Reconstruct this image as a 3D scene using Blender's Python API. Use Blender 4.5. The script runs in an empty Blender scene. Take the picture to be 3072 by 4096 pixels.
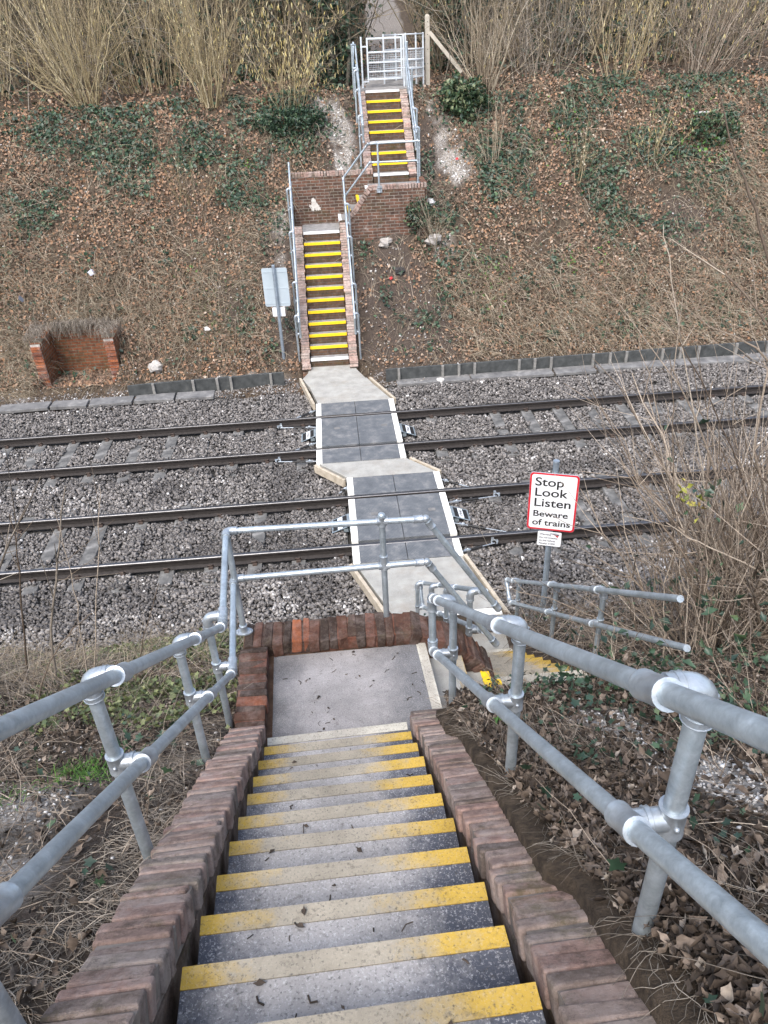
import bpy, bmesh, math, random
import numpy as np
from mathutils import Vector, Matrix
random.seed(7)
rng = np.random.default_rng(11)
SC = bpy.context.scene
COL = SC.collection
PI = math.pi
V = np.array

# ------------------------------------------------------------------ mesh helpers
class MB:
    """collects pieces, builds ONE mesh object"""
    def __init__(s):
        s.v = []; s.f = []; s.m = []; s.r = []; s.n = 0
    def add(s, verts, faces, mi=0, rnd=None):
        verts = np.asarray(verts, float)
        s.v.append(verts)
        for f in faces:
            s.f.append([i + s.n for i in f]); s.m.append(mi)
        s.r.append(np.full(len(verts), random.random() if rnd is None else rnd))
        s.n += len(verts)
    def prism(s, quad, z0, z1, mi=0, rnd=None):
        """quad: n xy points; z0,z1 scalars or per-point lists"""
        n = len(quad)
        z0 = [z0]*n if np.isscalar(z0) else z0
        z1 = [z1]*n if np.isscalar(z1) else z1
        a = sum(quad[i][0]*quad[(i+1) % n][1]-quad[(i+1) % n][0]*quad[i][1] for i in range(n))
        if a < 0:
            quad = quad[::-1]; z0 = z0[::-1]; z1 = z1[::-1]
        v = [(q[0], q[1], z) for q, z in zip(quad, z0)] + [(q[0], q[1], z) for q, z in zip(quad, z1)]
        f = [list(range(n))[::-1], list(range(n, 2*n))]
        f += [[i, (i+1) % n, n+(i+1) % n, n+i] for i in range(n)]
        s.add(v, f, mi, rnd)
    def box(s, lo, hi, mi=0, rnd=None):
        s.prism([(lo[0], lo[1]), (hi[0], lo[1]), (hi[0], hi[1]), (lo[0], hi[1])], lo[2], hi[2], mi, rnd)
    def obox(s, c, ax, half, mi=0, rnd=None, jit=0.0):
        """oriented box: centre, 3 unit axes (rows), half sizes"""
        c = V(c, float); ax = V(ax, float)
        v = []
        for k in (-1, 1):
            for i, j in ((-1, -1), (1, -1), (1, 1), (-1, 1)):
                v.append(c + ax[0]*half[0]*i + ax[1]*half[1]*j + ax[2]*half[2]*k + rng.normal(0, 1, 3)*jit)
        s.add(v, [[3, 2, 1, 0], [4, 5, 6, 7], [0, 1, 5, 4], [1, 2, 6, 5], [2, 3, 7, 6], [3, 0, 4, 7]], mi, rnd)
    def tube(s, pts, r, seg=14, mi=0, cap=True, rnd=None):
        pts = [V(p, float) for p in pts]
        n = len(pts)
        rr = [r]*n if np.isscalar(r) else list(r)
        tang = []
        for i in range(n):
            a = pts[max(i-1, 0)]; b = pts[min(i+1, n-1)]
            t = b-a; tang.append(t/(np.linalg.norm(t)+1e-12))
        ref = V([0, 0, 1.]) if abs(tang[0][2]) < .9 else V([1., 0, 0])
        u = np.cross(tang[0], ref); u /= np.linalg.norm(u)
        vs = []
        for i in range(n):
            u = u - tang[i]*(u@tang[i]); u /= np.linalg.norm(u)
            w = np.cross(tang[i], u)
            for k in range(seg):
                a = 2*PI*k/seg
                vs.append(pts[i]+rr[i]*(u*math.cos(a)+w*math.sin(a)))
        fs = []
        for i in range(n-1):
            for k in range(seg):
                k2 = (k+1) % seg
                fs.append([i*seg+k, i*seg+k2, (i+1)*seg+k2, (i+1)*seg+k])
        if cap:
            fs.append(list(range(seg))[::-1]); fs.append([(n-1)*seg+k for k in range(seg)])
        s.add(vs, fs, mi, rnd)
    def ball(s, c, r, mi=0, seg=12, rings=7, sc=(1, 1, 1)):
        vs = [V(c)+V([0, 0, r*sc[2]])]
        for i in range(1, rings):
            t = PI*i/rings
            for k in range(seg):
                a = 2*PI*k/seg
                vs.append(V(c)+V([r*sc[0]*math.sin(t)*math.cos(a), r*sc[1]*math.sin(t)*math.sin(a), r*sc[2]*math.cos(t)]))
        vs.append(V(c)-V([0, 0, r*sc[2]]))
        fs = [[0, 1+k, 1+(k+1) % seg] for k in range(seg)]
        for i in range(rings-2):
            for k in range(seg):
                a = 1+i*seg; k2 = (k+1) % seg
                fs.append([a+k, a+seg+k, a+seg+k2, a+k2])
        e = 1+(rings-1)*seg; a = 1+(rings-2)*seg
        fs += [[a+k, e, a+(k+1) % seg] for k in range(seg)]
        s.add(vs, fs, mi)
    def build(s, name, mats, parent=None, smooth=False, bevel=0, auto=None):
        me = bpy.data.meshes.new(name)
        me.from_pydata(np.concatenate(s.v).tolist(), [], s.f)
        mats = mats if isinstance(mats, (list, tuple)) else [mats]
        for m in mats: me.materials.append(m)
        if len(mats) > 1: me.polygons.foreach_set('material_index', s.m)
        at = me.attributes.new('rnd', 'FLOAT', 'POINT'); at.data.foreach_set('value', np.concatenate(s.r))
        if smooth: me.polygons.foreach_set('use_smooth', [True]*len(me.polygons))
        if auto: me.set_sharp_from_angle(angle=math.radians(auto))
        o = bpy.data.objects.new(name, me); COL.objects.link(o)
        if parent: o.parent = parent
        if bevel:
            b = o.modifiers.new('bevel', 'BEVEL'); b.width = bevel; b.segments = 2; b.limit_method = 'ANGLE'
        return o

def np_mesh(name, v, f, mats, rnd=None, parent=None, smooth=False):
    """fast mesh from arrays: f (m,k) all faces k-gons (or list of such arrays)"""
    fl = f if isinstance(f, list) else [f]
    me = bpy.data.meshes.new(name)
    nl = sum(a.size for a in fl); nf = sum(len(a) for a in fl)
    me.vertices.add(len(v)); me.vertices.foreach_set('co', np.asarray(v, np.float32).ravel())
    me.loops.add(nl); me.loops.foreach_set('vertex_index', np.concatenate([a.ravel() for a in fl]).astype(np.int32))
    me.polygons.add(nf)
    st = []; c = 0
    for a in fl:
        st.append(c+np.arange(len(a))*a.shape[1]); c += a.size
    me.polygons.foreach_set('loop_start', np.concatenate(st).astype(np.int32))
    me.update(calc_edges=True); me.validate()
    if rnd is not None:
        at = me.attributes.new('rnd', 'FLOAT', 'POINT'); at.data.foreach_set('value', np.asarray(rnd, np.float32))
    for m in (mats if isinstance(mats, (list, tuple)) else [mats]): me.materials.append(m)
    if smooth: me.polygons.foreach_set('use_smooth', np.ones(nf, bool))
    o = bpy.data.objects.new(name, me); COL.objects.link(o)
    if parent: o.parent = parent
    return o

def rots(n, yaw=None, tilt=.4):
    """random rotation matrices (n,3,3): yaw about z then tilt"""
    yaw = rng.uniform(0, 2*PI, n) if yaw is None else yaw
    ax = rng.normal(0, tilt, n); ay = rng.normal(0, tilt, n)
    cz, sz = np.cos(yaw), np.sin(yaw); cx, sx = np.cos(ax), np.sin(ax); cy, sy = np.cos(ay), np.sin(ay)
    Z = np.zeros((n, 3, 3)); Z[:, 0, 0] = cz; Z[:, 0, 1] = -sz; Z[:, 1, 0] = sz; Z[:, 1, 1] = cz; Z[:, 2, 2] = 1
    X = np.zeros((n, 3, 3)); X[:, 0, 0] = 1; X[:, 1, 1] = cx; X[:, 1, 2] = -sx; X[:, 2, 1] = sx; X[:, 2, 2] = cx
    Y = np.zeros((n, 3, 3)); Y[:, 1, 1] = 1; Y[:, 0, 0] = cy; Y[:, 0, 2] = sy; Y[:, 2, 0] = -sy; Y[:, 2, 2] = cy
    return X@Y@Z

def scatter(pv, pf, pos, R, sc):
    """instances of proto (pv verts, pf list of equal-length face arrays) -> verts, faces list"""
    n = len(pos); k = len(pv)
    sc = np.asarray(sc, float)
    if sc.ndim == 1: sc = sc[:, None]
    v = np.einsum('nij,nkj->nki', R, pv[None]*sc[:, None, :]) + pos[:, None, :]
    off = (np.arange(n)*k)[:, None, None]
    return v.reshape(-1, 3), [(pf_[None]+off).reshape(-1, pf_.shape[1]) for pf_ in pf]

def strands(P, R, sides=3):
    """P (m,k,3) polylines, R (m,k) radii -> verts, quad faces"""
    m, k, _ = P.shape
    T = np.gradient(P, axis=1); T /= np.linalg.norm(T, axis=2, keepdims=True)+1e-9
    ref = np.where(np.abs(T[:, :1, 2:3]) < .8, V([0, 0, 1.]), V([1., 0, 0]))
    U = np.cross(T, np.broadcast_to(ref, T.shape)); U /= np.linalg.norm(U, axis=2, keepdims=True)+1e-9
    W = np.cross(T, U)
    a = 2*PI*np.arange(sides)/sides
    v = P[:, :, None]+R[:, :, None, None]*(U[:, :, None]*np.cos(a)[:, None]+W[:, :, None]*np.sin(a)[:, None])
    i = np.arange(m)[:, None, None]*k*sides; j = np.arange(k-1)[None, :, None]*sides; s = np.arange(sides)[None, None]
    s2 = (s+1) % sides
    f = np.stack([i+j+s, i+j+s2, i+j+sides+s2, i+j+sides+s], -1).reshape(-1, 4)
    return v.reshape(-1, 3), f

def merge(lst):
    """list of (verts, faces-array or list) -> verts, list of arrays, counts"""
    vs = []; fs = {}; n = 0; cnt = []
    for v, f in lst:
        for a in (f if isinstance(f, list) else [f]):
            fs.setdefault(a.shape[1], []).append(a+n)
        vs.append(v); n += len(v); cnt.append(len(v))
    return np.concatenate(vs), [np.concatenate(x) for x in fs.values()], cnt

# ------------------------------------------------------------------ naming helpers
def tag(o, label=None, cat=None, group=None, kind=None):
    if label: o['label'] = label
    if cat: o['category'] = cat
    if group: o['group'] = group
    if kind: o['kind'] = kind
    return o
def thing(name, label, cat, loc=(0, 0, 0), group=None):
    o = bpy.data.objects.new(name, None); COL.objects.link(o); o.location = loc
    o.empty_display_size = .1
    return tag(o, label, cat, group)
def keep(o, parent):
    """parent a mesh built in world coordinates to an Empty that has a location"""
    o.parent = parent; o.matrix_parent_inverse = Matrix.Translation(-Vector(parent.location)); return o
def dup(root, loc):
    r = root.copy(); COL.objects.link(r); r.location = loc
    for ch in list(root.children):
        c = ch.copy(); COL.objects.link(c); c.parent = r
        for g in list(ch.children):
            d = g.copy(); COL.objects.link(d); d.parent = c
    return r

# ------------------------------------------------------------------ materials
class N:
    def __init__(s, name, rough=.8, metal=0., spec=.3):
        s.m = bpy.data.materials.new(name); s.m.use_nodes = True
        s.t = s.m.node_tree; s.b = s.t.nodes['Principled BSDF']
        s.b.inputs['Roughness'].default_value = rough; s.b.inputs['Metallic'].default_value = metal
        s.b.inputs['Specular IOR Level'].default_value = spec
    def n(s, t, **k):
        x = s.t.nodes.new(t)
        for a, b in k.items():
            if a.startswith('i_'):
                x.inputs[a[2:].replace('_', ' ')].default_value = b
            else: setattr(x, a, b)
        return x
    def l(s, a, b): s.t.links.new(a, b)
    def coord(s, kind='Object'):
        return s.n('ShaderNodeTexCoord').outputs[kind]
    def noise(s, scale, detail=4, rough=.6, vec=None, dist=0.):
        x = s.n('ShaderNodeTexNoise'); x.inputs['Scale'].default_value = scale; x.inputs['Detail'].default_value = detail
        x.inputs['Roughness'].default_value = rough; x.inputs['Distortion'].default_value = dist
        s.l(vec if vec is not None else s.coord(), x.inputs['Vector']); return x.outputs['Fac']
    def ramp(s, fac, stops, interp='LINEAR'):
        x = s.n('ShaderNodeValToRGB'); e = x.color_ramp; e.interpolation = interp
        while len(e.elements) < len(stops): e.elements.new(.5)
        for el, (p, c) in zip(e.elements, stops):
            el.position = p; el.color = (*c, 1) if len(c) == 3 else c
        s.l(fac, x.inputs['Fac']); return x.outputs['Color']
    def mix(s, fac, a, b, mode='MIX'):
        x = s.n('ShaderNodeMix', data_type='RGBA', blend_type=mode)
        for val, i in ((fac, 0), (a, 6), (b, 7)):
            if hasattr(val, 'links'): s.l(val, x.inputs[i])
            else: x.inputs[i].default_value = val if np.isscalar(val) else (*val, 1)
        return x.outputs[2]
    def math(s, op, a, b=None, clamp=False):
        x = s.n('ShaderNodeMath', operation=op, use_clamp=clamp)
        for val, i in ((a, 0), (b, 1)):
            if val is None: continue
            if hasattr(val, 'links'): s.l(val, x.inputs[i])
            else: x.inputs[i].default_value = val
        return x.outputs[0]
    def attr(s, name='rnd', out='Fac'):
        return s.n('ShaderNodeAttribute', attribute_name=name).outputs[out]
    def col(s, c): s.l(c, s.b.inputs['Base Color']); return s
    def rough(s, c): s.l(c, s.b.inputs['Roughness']); return s
    def bump(s, h, strength=.4, dist=.02):
        x = s.n('ShaderNodeBump'); x.inputs['Strength'].default_value = strength; x.inputs['Distance'].default_value = dist
        s.l(h, x.inputs['Height']); s.l(x.outputs['Normal'], s.b.inputs['Normal']); return s

def g3(x, t=(1, 1, 1)): return (x*t[0], x*t[1], x*t[2])

def mat_rnd(name, stops, rough=.85, spec=.2, scale=30., amount=.35, trans=0.):
    """colour from the per-piece random attribute, broken up by noise"""
    k = N(name, rough, spec=spec)
    c = k.ramp(k.attr(), stops)
    d = k.ramp(k.noise(scale, 3), [(.3, g3(1-amount)), (.7, g3(1+amount*.5))])
    k.col(k.mix(1., c, d, 'MULTIPLY'))
    return k.m
def mat_noise(name, stops, scale, rough=.85, spec=.2, metal=0., bscale=None, bstr=.3, bdist=.01, detail=6):
    k = N(name, rough, metal, spec)
    k.col(k.ramp(k.noise(scale, detail), stops))
    if bscale: k.bump(k.noise(bscale, 5), bstr, bdist)
    return k.m

MT = {}
def galv(name, lo, hi, rough):
    k = N(name, rough, .6, .5)
    n1 = k.noise(34., 6, .75, dist=.8); n2 = k.noise(7., 6, .7)
    c = k.ramp(n1, [(.3, lo), (.7, hi)])
    c = k.mix(1., c, k.ramp(n2, [(.3, g3(.66)), (.7, g3(1.15))]), 'MULTIPLY')
    k.col(c); k.rough(k.ramp(n1, [(.3, g3(rough-.08)), (.7, g3(rough+.12))]))
    k.bump(k.noise(60., 3), .05, .002)
    return k.m
MT['pipe'] = galv('galvanised_pipe', (.34, .40, .44), (.52, .58, .62), .38)
MT['fit'] = galv('galvanised_fitting', (.34, .38, .41), (.47, .51, .55), .36)
MT['postpipe'] = galv('sign_post_paint', (.30, .36, .42), (.40, .46, .52), .5)

def wear_mat(name, edge, mid, speck, power=1.5, strength=1.0, bump=.35, speck_amt=.5):
    """edge colour at the ends (along the object's x), worn colour in the middle"""
    k = N(name, .8, spec=.25)
    g = k.n('ShaderNodeSeparateXYZ'); k.l(k.coord('Generated'), g.inputs[0])
    d = k.math('ABSOLUTE', k.math('SUBTRACT', g.outputs[0], .44))
    e = k.math('MULTIPLY', d, 2.2)
    e = k.math('ADD', e, k.math('MULTIPLY', k.math('SUBTRACT', k.noise(6., 9, .82), .5), 1.7))
    w = k.ramp(e, [(.45, g3(1.)), (1.15, g3(0.))])
    w = k.math('MULTIPLY', w, strength)
    c = k.mix(w, edge, mid)
    fine = k.noise(130., 3, .7)
    c = k.mix(k.ramp(fine, [(.54, g3(0)), (.66, g3(speck_amt))]), c, speck)
    c = k.mix(k.ramp(k.noise(95., 4, .75), [(.30, g3(.8)), (.46, g3(0))]), c, g3(.045))
    c = k.mix(1., c, k.ramp(k.noise(2.6, 8, .7), [(.3, g3(.62)), (.7, g3(1.15))]), 'MULTIPLY')
    c = k.mix(k.ramp(k.noise(17., 5, .7), [(.60, g3(0)), (.70, g3(.55))]), c, (.075, .062, .05))
    k.col(c); k.bump(fine, bump, .006)
    return k.m
MT['tread'] = wear_mat('gritted_tread', (.075, .080, .098), (.33, .315, .305), (.60, .59, .59), speck_amt=.5)
MT['nosy'] = wear_mat('worn_yellow_nosing', (.47, .31, .055), (.32, .285, .225), (.52, .48, .40), strength=1., speck_amt=.25)
MT['nosw'] = wear_mat('dirty_white_nosing', (.55, .52, .44), (.36, .33, .28), (.60, .58, .52), strength=.8, speck_amt=.3)
MT['tread_far'] = mat_noise('far_tread', [(.25, g3(.16, (1, .98, .97))), (.75, g3(.33, (1, .98, .95)))], 8., bscale=120.)
MT['nosy_far'] = mat_noise('yellow_nosing', [(.3, (.72, .48, .02)), (.7, (.88, .60, .03))], 14., .55)
MT['nosw_far'] = mat_noise('white_nosing', [(.3, g3(.62)), (.7, g3(.85))], 14., .6)

def brickwork(name, c1, c2, mortar, axis, moss=.3, white=.15, scale=1.):
    k = N(name, .9, spec=.15)
    s = k.n('ShaderNodeSeparateXYZ'); k.l(k.coord(), s.inputs[0])
    cb = k.n('ShaderNodeCombineXYZ'); k.l(s.outputs[axis], cb.inputs[0]); k.l(s.outputs[2], cb.inputs[1])
    wob = k.n('ShaderNodeVectorMath', operation='ADD'); k.l(cb.outputs[0], wob.inputs[0])
    nv = k.n('ShaderNodeTexNoise'); nv.inputs['Scale'].default_value = 6.; k.l(k.coord(), nv.inputs['Vector'])
    sc = k.n('ShaderNodeVectorMath', operation='SCALE'); sc.inputs['Scale'].default_value = .012; k.l(nv.outputs['Color'], sc.inputs[0])
    k.l(sc.outputs[0], wob.inputs[1])
    b = k.n('ShaderNodeTexBrick'); k.l(wob.outputs[0], b.inputs['Vector'])
    b.inputs['Scale'].default_value = scale
    for nm, val in (('Brick Width', .232), ('Row Height', .076), ('Mortar Size', .010), ('Mortar Smooth', .4), ('Bias', 0.)):
        b.inputs[nm].default_value = val
    b.inputs['Color1'].default_value = (*c1, 1); b.inputs['Color2'].default_value = (*c2, 1); b.inputs['Mortar'].default_value = (*mortar, 1)
    c = k.mix(1., b.outputs['Color'], k.ramp(k.noise(9., 6), [(.25, g3(.45)), (.75, g3(1.25))]), 'MULTIPLY')
    c = k.mix(k.ramp(k.noise(3.1, 6, .7), [(.5, g3(0)), (.72, g3(moss))]), c, (.055, .06, .02))
    c = k.mix(k.ramp(k.noise(4.7, 7, .75), [(.58, g3(0)), (.72, g3(white))]), c, (.55, .51, .46))
    k.col(c)
    h = k.math('ADD', k.math('MULTIPLY', b.outputs['Fac'], -1.), k.math('MULTIPLY', k.noise(40., 4), .5))
    k.bump(h, .7, .012)
    return k.m
MT['bw_x'] = brickwork('old_brickwork_across', (.17, .088, .062), (.085, .055, .043), (.24, .21, .18), 0, .45, .35)
MT['bw_y'] = brickwork('old_brickwork_along', (.20, .095, .065), (.12, .07, .05), (.18, .155, .13), 1, .5, .3)
MT['riser'] = brickwork('riser_brickwork', (.13, .075, .05), (.09, .06, .042), (.12, .10, .085), 0, .5, .15)
MT['rf_x'] = brickwork('orange_brick_across', (.25, .095, .048), (.15, .065, .04), (.16, .15, .11), 0, .55, .2)
MT['rf_y'] = brickwork('orange_brick_along', (.30, .11, .05), (.18, .075, .04), (.17, .15, .11), 1, .45, .2)

def loose_brick(name, stops, moss=.5, white=.4):
    k = N(name, .92, spec=.12)
    c = k.ramp(k.attr(), stops)
    c = k.mix(1., c, k.ramp(k.noise(14., 7, .7), [(.25, g3(.4)), (.75, g3(1.3))]), 'MULTIPLY')
    c = k.mix(k.ramp(k.noise(4., 9, .8), [(.46, g3(0)), (.62, g3(white))]), c, (.46, .38, .345))
    c = k.mix(k.ramp(k.noise(3.3, 8, .8), [(.54, g3(0)), (.66, g3(moss))]), c, (.10, .092, .035))
    c = k.mix(k.ramp(k.noise(9.3, 9, .85), [(.52, g3(0)), (.66, g3(.7))]), c, (.06, .05, .042))
    k.col(c); k.bump(k.noise(55., 9, .8), 1., .018)
    return k.m
MT['coping'] = loose_brick('weathered_coping_brick', [(0, (.22, .175, .15)), (.3, (.36, .25, .21)), (.55, (.43, .285, .24)), (.75, (.33, .28, .245)), (1, (.48, .34, .29))], .6, .75)
MT['wallbrick'] = loose_brick('dark_red_wall_brick', [(0, (.055, .040, .032)), (.5, (.085, .053, .041)), (.93, (.14, .068, .048)), (.965, (.18, .075, .05)), (1, (.36, .12, .055))], .3, .25)
MT['landing'] = wear_mat('landing_grit', (.15, .148, .152), (.27, .255, .25), (.50, .49, .48))
MT['mortar'] = mat_noise('mortar', [(.3, (.12, .10, .085)), (.7, (.26, .22, .19))], 18., .95, bscale=50., bstr=.6)
MT['mossyside'] = loose_brick('mossy_brick_face', [(0, (.15, .11, .085)), (1, (.22, .15, .11))], .9, .45)

MT['concrete'] = mat_noise('old_concrete', [(.25, (.13, .125, .12)), (.55, (.24, .23, .22)), (.8, (.34, .33, .31))], 6., .9, bscale=60.)
MT['post_conc'] = mat_noise('post_concrete', [(.25, (.30, .27, .22)), (.75, (.46, .42, .36))], 7., .9, bscale=40.)
MT['board'] = mat_noise('dark_plank', [(.25, (.035, .038, .038)), (.6, (.075, .08, .08)), (.8, (.13, .13, .12))], 7., .9, bscale=50.)
MT['boardpost'] = mat_noise('pale_plank_post', [(.25, (.13, .13, .125)), (.75, (.30, .29, .27))], 9., .9)
MT['trough'] = mat_noise('trough_lid', [(.25, (.09, .09, .092)), (.55, (.17, .168, .165)), (.8, (.30, .29, .28))], 5., .9, bscale=60.)
MT['sleeper'] = mat_noise('sleeper_concrete', [(.3, (.07, .07, .07)), (.55, (.14, .138, .132)), (.8, (.30, .29, .28))], 6., .9, bscale=60.)
MT['railside'] = mat_noise('rusty_rail', [(.3, (.020, .017, .016)), (.7, (.042, .036, .033))], 20., .65, .4)
MT['railtop'] = mat_noise('polished_railhead', [(.3, (.10, .10, .105)), (.7, (.17, .17, .175))], 12., .36, .5, .85)
MT['rust'] = mat_noise('rusty_clip', [(.3, (.045, .032, .026)), (.7, (.10, .072, .058))], 30., .7, .4)
def deck_mat():
    k = N('gritted_deck', .85, spec=.2)
    c = k.ramp(k.noise(3.5, 6, .65), [(.3, (.25, .245, .225)), (.7, (.38, .375, .345))])
    c = k.mix(k.ramp(k.noise(1.6, 6, .7), [(.5, g3(0)), (.7, g3(.5))]), c, (.24, .20, .155))
    f = k.noise(150., 2)
    c = k.mix(k.ramp(f, [(.58, g3(0)), (.68, g3(.4))]), c, g3(.55))
    k.col(c); k.bump(f, .4, .005); return k.m
MT['deck'] = deck_mat()
def rubber_mat():
    k = N('ribbed_rubber', .62, spec=.35)
    w = k.n('ShaderNodeTexWave', wave_type='BANDS', bands_direction='DIAGONAL'); w.inputs['Scale'].default_value = 14.; w.inputs['Distortion'].default_value = .6
    k.l(k.coord(), w.inputs['Vector'])
    c = k.ramp(k.noise(4., 7, .7), [(.3, (.055, .064, .076)), (.52, (.105, .115, .125)), (.75, (.25, .245, .24))])
    c = k.mix(k.math('MULTIPLY', w.outputs['Fac'], .22), c, g3(.25))
    c = k.mix(k.ramp(k.noise(70., 3), [(.62, g3(0)), (.72, g3(.5))]), c, g3(.45))
    k.col(c); k.bump(w.outputs['Fac'], .35, .004); return k.m
MT['rubber'] = rubber_mat()
MT['edgewhite'] = mat_noise('white_edge_paint', [(.2, (.66, .64, .58)), (.5, (.82, .81, .76)), (.8, (.86, .85, .81))], 9., .6)
MT['timber'] = mat_noise('pale_edging_timber', [(.3, (.33, .28, .21)), (.7, (.52, .46, .37))], 9., .8, bscale=40.)
MT['zinc'] = mat_noise('zinc_rod', [(.3, (.50, .55, .58)), (.7, (.68, .72, .75))], 20., .35, .5, .8)
MT['zincplate'] = mat_noise('grey_plate', [(.3, (.20, .25, .28)), (.7, (.33, .38, .41))], 10., .45, .5, .4)
MT['black'] = mat_noise('black_sleeve', [(.3, g3(.012)), (.7, g3(.025))], 20., .5, .4)
MT['signwhite'] = mat_noise('white_sign_sheet', [(.3, (.78, .80, .83)), (.7, (.84, .86, .88))], 2., .35, .4)
MT['signred'] = mat_noise('red_sign_border', [(.3, (.52, .018, .03)), (.7, (.60, .03, .045))], 8., .4, .4)
MT['ink'] = mat_noise('black_lettering', [(.3, g3(.012)), (.7, g3(.022))], 8., .4, .4)
MT['inkblue'] = mat_noise('dark_lettering', [(.3, (.02, .022, .04)), (.7, (.03, .03, .05))], 8., .4, .4)
MT['signback'] = mat_noise('grey_sign_back', [(.3, (.34, .40, .44)), (.7, (.42, .48, .52))], 3., .45, .4)
MT['ballast'] = mat_rnd('ballast_stone', [(0, (.055, .052, .052)), (.3, (.14, .131, .125)), (.65, (.25, .233, .22)), (.88, (.37, .35, .33)), (.97, (.48, .465, .45)), (1, (.70, .69, .67))], .9, .15, 25., .4)
MT['chalk'] = mat_rnd('chalk_lump', [(0, (.30, .27, .245)), (.5, (.46, .44, .415)), (1, (.74, .73, .71))], .95, .1, 20., .3)
MT['leaf'] = mat_rnd('fallen_leaf', [(0, (.045, .034, .027)), (.18, (.12, .085, .063)), (.38, (.22, .15, .11)), (.52, (.32, .20, .13)), (.64, (.34, .195, .11)), (.78, (.36, .28, .215)), (.9, (.44, .365, .29)), (1, (.54, .48, .40))], .75, .25, 18., .35)
MT['leafnr'] = mat_rnd('curled_dead_leaf', [(0, (.030, .024, .020)), (.35, (.075, .057, .044)), (.65, (.145, .112, .088)), (.88, (.26, .21, .17)), (1, (.42, .37, .31))], .8, .2, 40., .45)
MT['ivy'] = mat_rnd('ivy_leaf', [(0, (.014, .030, .020)), (.4, (.028, .058, .034)), (.7, (.045, .085, .045)), (.9, (.08, .13, .06)), (1, (.15, .17, .09))], .45, .45, 20., .35)
MT['ivypale'] = mat_rnd('pale_ivy_leaf', [(0, (.04, .06, .025)), (.4, (.10, .125, .05)), (.75, (.19, .21, .09)), (1, (.30, .30, .16))], .5, .4, 20., .35)
MT['fern'] = mat_rnd('fresh_leaf', [(0, (.04, .10, .02)), (.6, (.08, .19, .035)), (1, (.16, .30, .06))], .5, .4, 20., .3)
MT['straw'] = mat_rnd('dry_stalk', [(0, (.15, .115, .08)), (.4, (.29, .235, .165)), (.75, (.42, .355, .26)), (1, (.56, .50, .40))], .8, .2, 30., .25)
MT['deadvine'] = mat_rnd('dead_vine_stem', [(0, (.075, .062, .05)), (.4, (.17, .145, .118)), (.75, (.29, .25, .205)), (1, (.42, .375, .315))], .85, .2, 40., .3)
MT['hazel'] = mat_rnd('hazel_stem', [(0, (.17, .135, .075)), (.35, (.28, .22, .12)), (.7, (.38, .31, .18)), (1, (.50, .43, .29))], .7, .25, 30., .3)
MT['twig'] = mat_rnd('grey_brown_twig', [(0, (.10, .075, .056)), (.4, (.21, .165, .125)), (.75, (.34, .28, .22)), (1, (.48, .41, .33))], .8, .2, 60., .4)
MT['bark'] = mat_noise('trunk_bark', [(.3, (.055, .05, .04)), (.7, (.16, .145, .115))], 9., .9, bscale=20., bstr=.6, bdist=.03)
MT['catkin'] = mat_rnd('catkin', [(0, (.42, .33, .12)), (.5, (.56, .46, .20)), (1, (.66, .60, .40))], .7, .2, 40., .2)
MT['wood_far'] = mat_rnd('distant_thicket', [(0, (.06, .055, .04)), (.35, (.15, .12, .08)), (.7, (.25, .20, .13)), (1, (.34, .28, .19))], .9, .1, 4., .3)
# ------------------------------------------------------------------ terrain
_tab = np.random.default_rng(3).uniform(-1, 1, (256, 256))
def vnoise(x, y, s):
    x = np.asarray(x, float)/s+500.3; y = np.asarray(y, float)/s+400.7
    i = np.floor(x).astype(int); j = np.floor(y).astype(int); u = x-i; w = y-j
    u = u*u*(3-2*u); w = w*w*(3-2*w)
    a = _tab[i % 256, j % 256]; b = _tab[(i+1) % 256, j % 256]; c = _tab[i % 256, (j+1) % 256]; d = _tab[(i+1) % 256, (j+1) % 256]
    return (a*(1-u)+b*u)*(1-w)+(c*(1-u)+d*u)*w
def sstep(a, b, x):
    t = np.clip((x-a)/(b-a), 0, 1); return t*t*(3-2*t)
def nzn(y): return 2.823+.727*(-6.30-y)          # near upper flight, nosing line
def nz(y): return .174+(y-7.897)*.9655            # far lower flight
def nzu(y): return 3.78+(y-11.453)*.8632          # far upper flight
def nzl(y): return 1.87-(y+5.0)*.785              # near lower flight
def ground0(x, y):
    x = np.asarray(x, float); y = np.asarray(y, float)
    n = vnoise(x, y, 1.7)*.5+vnoise(x+9, y-4, .6)*.3+vnoise(x, y, .23)*.12
    bed = -.245+.02*vnoise(x, y, 1.1)
    toe = -1.75-.25*vnoise(x, y*0, 1.5)
    zn = -.2+.70*(toe-y)
    zn = np.where(y < -6.3, -.2+.70*(toe+6.3)+.727*(-6.3-y), zn)
    zn = np.minimum(zn, 5.55+.05*np.abs(x))+n*(.05+.13*sstep(.7, 2., np.abs(x+.1)))*sstep(.2, 1.6, toe-y)
    zn = zn-.10*sstep(.5, 1.5, toe-y)+.35*sstep(2.5, 6, np.abs(x-.5))*sstep(0, 3, toe-y)
    zf = -.12+.95*(y-7.72); cr = 13.55+.25*vnoise(x, y*0, 2.5)
    up = 5.42+.115*(y-13.55)
    zf = np.where(y > cr, np.minimum(up, zf), zf)
    zf = np.minimum(zf, up)
    zf = zf+n*.26*sstep(.1, 1.2, y-7.75)
    # the gap of the footpath behind the gate
    z = np.maximum(bed, np.where(y < 2, zn, zf))
    z = np.where((y > 6.7) & (y < 7.9), np.maximum(z, -.17+.05*vnoise(x, y, .4)), z)
    return z
def xright(y): return .545+.0365*np.clip(-6.16-y, -.2, 6)   # outer edge of the right parapet
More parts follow.
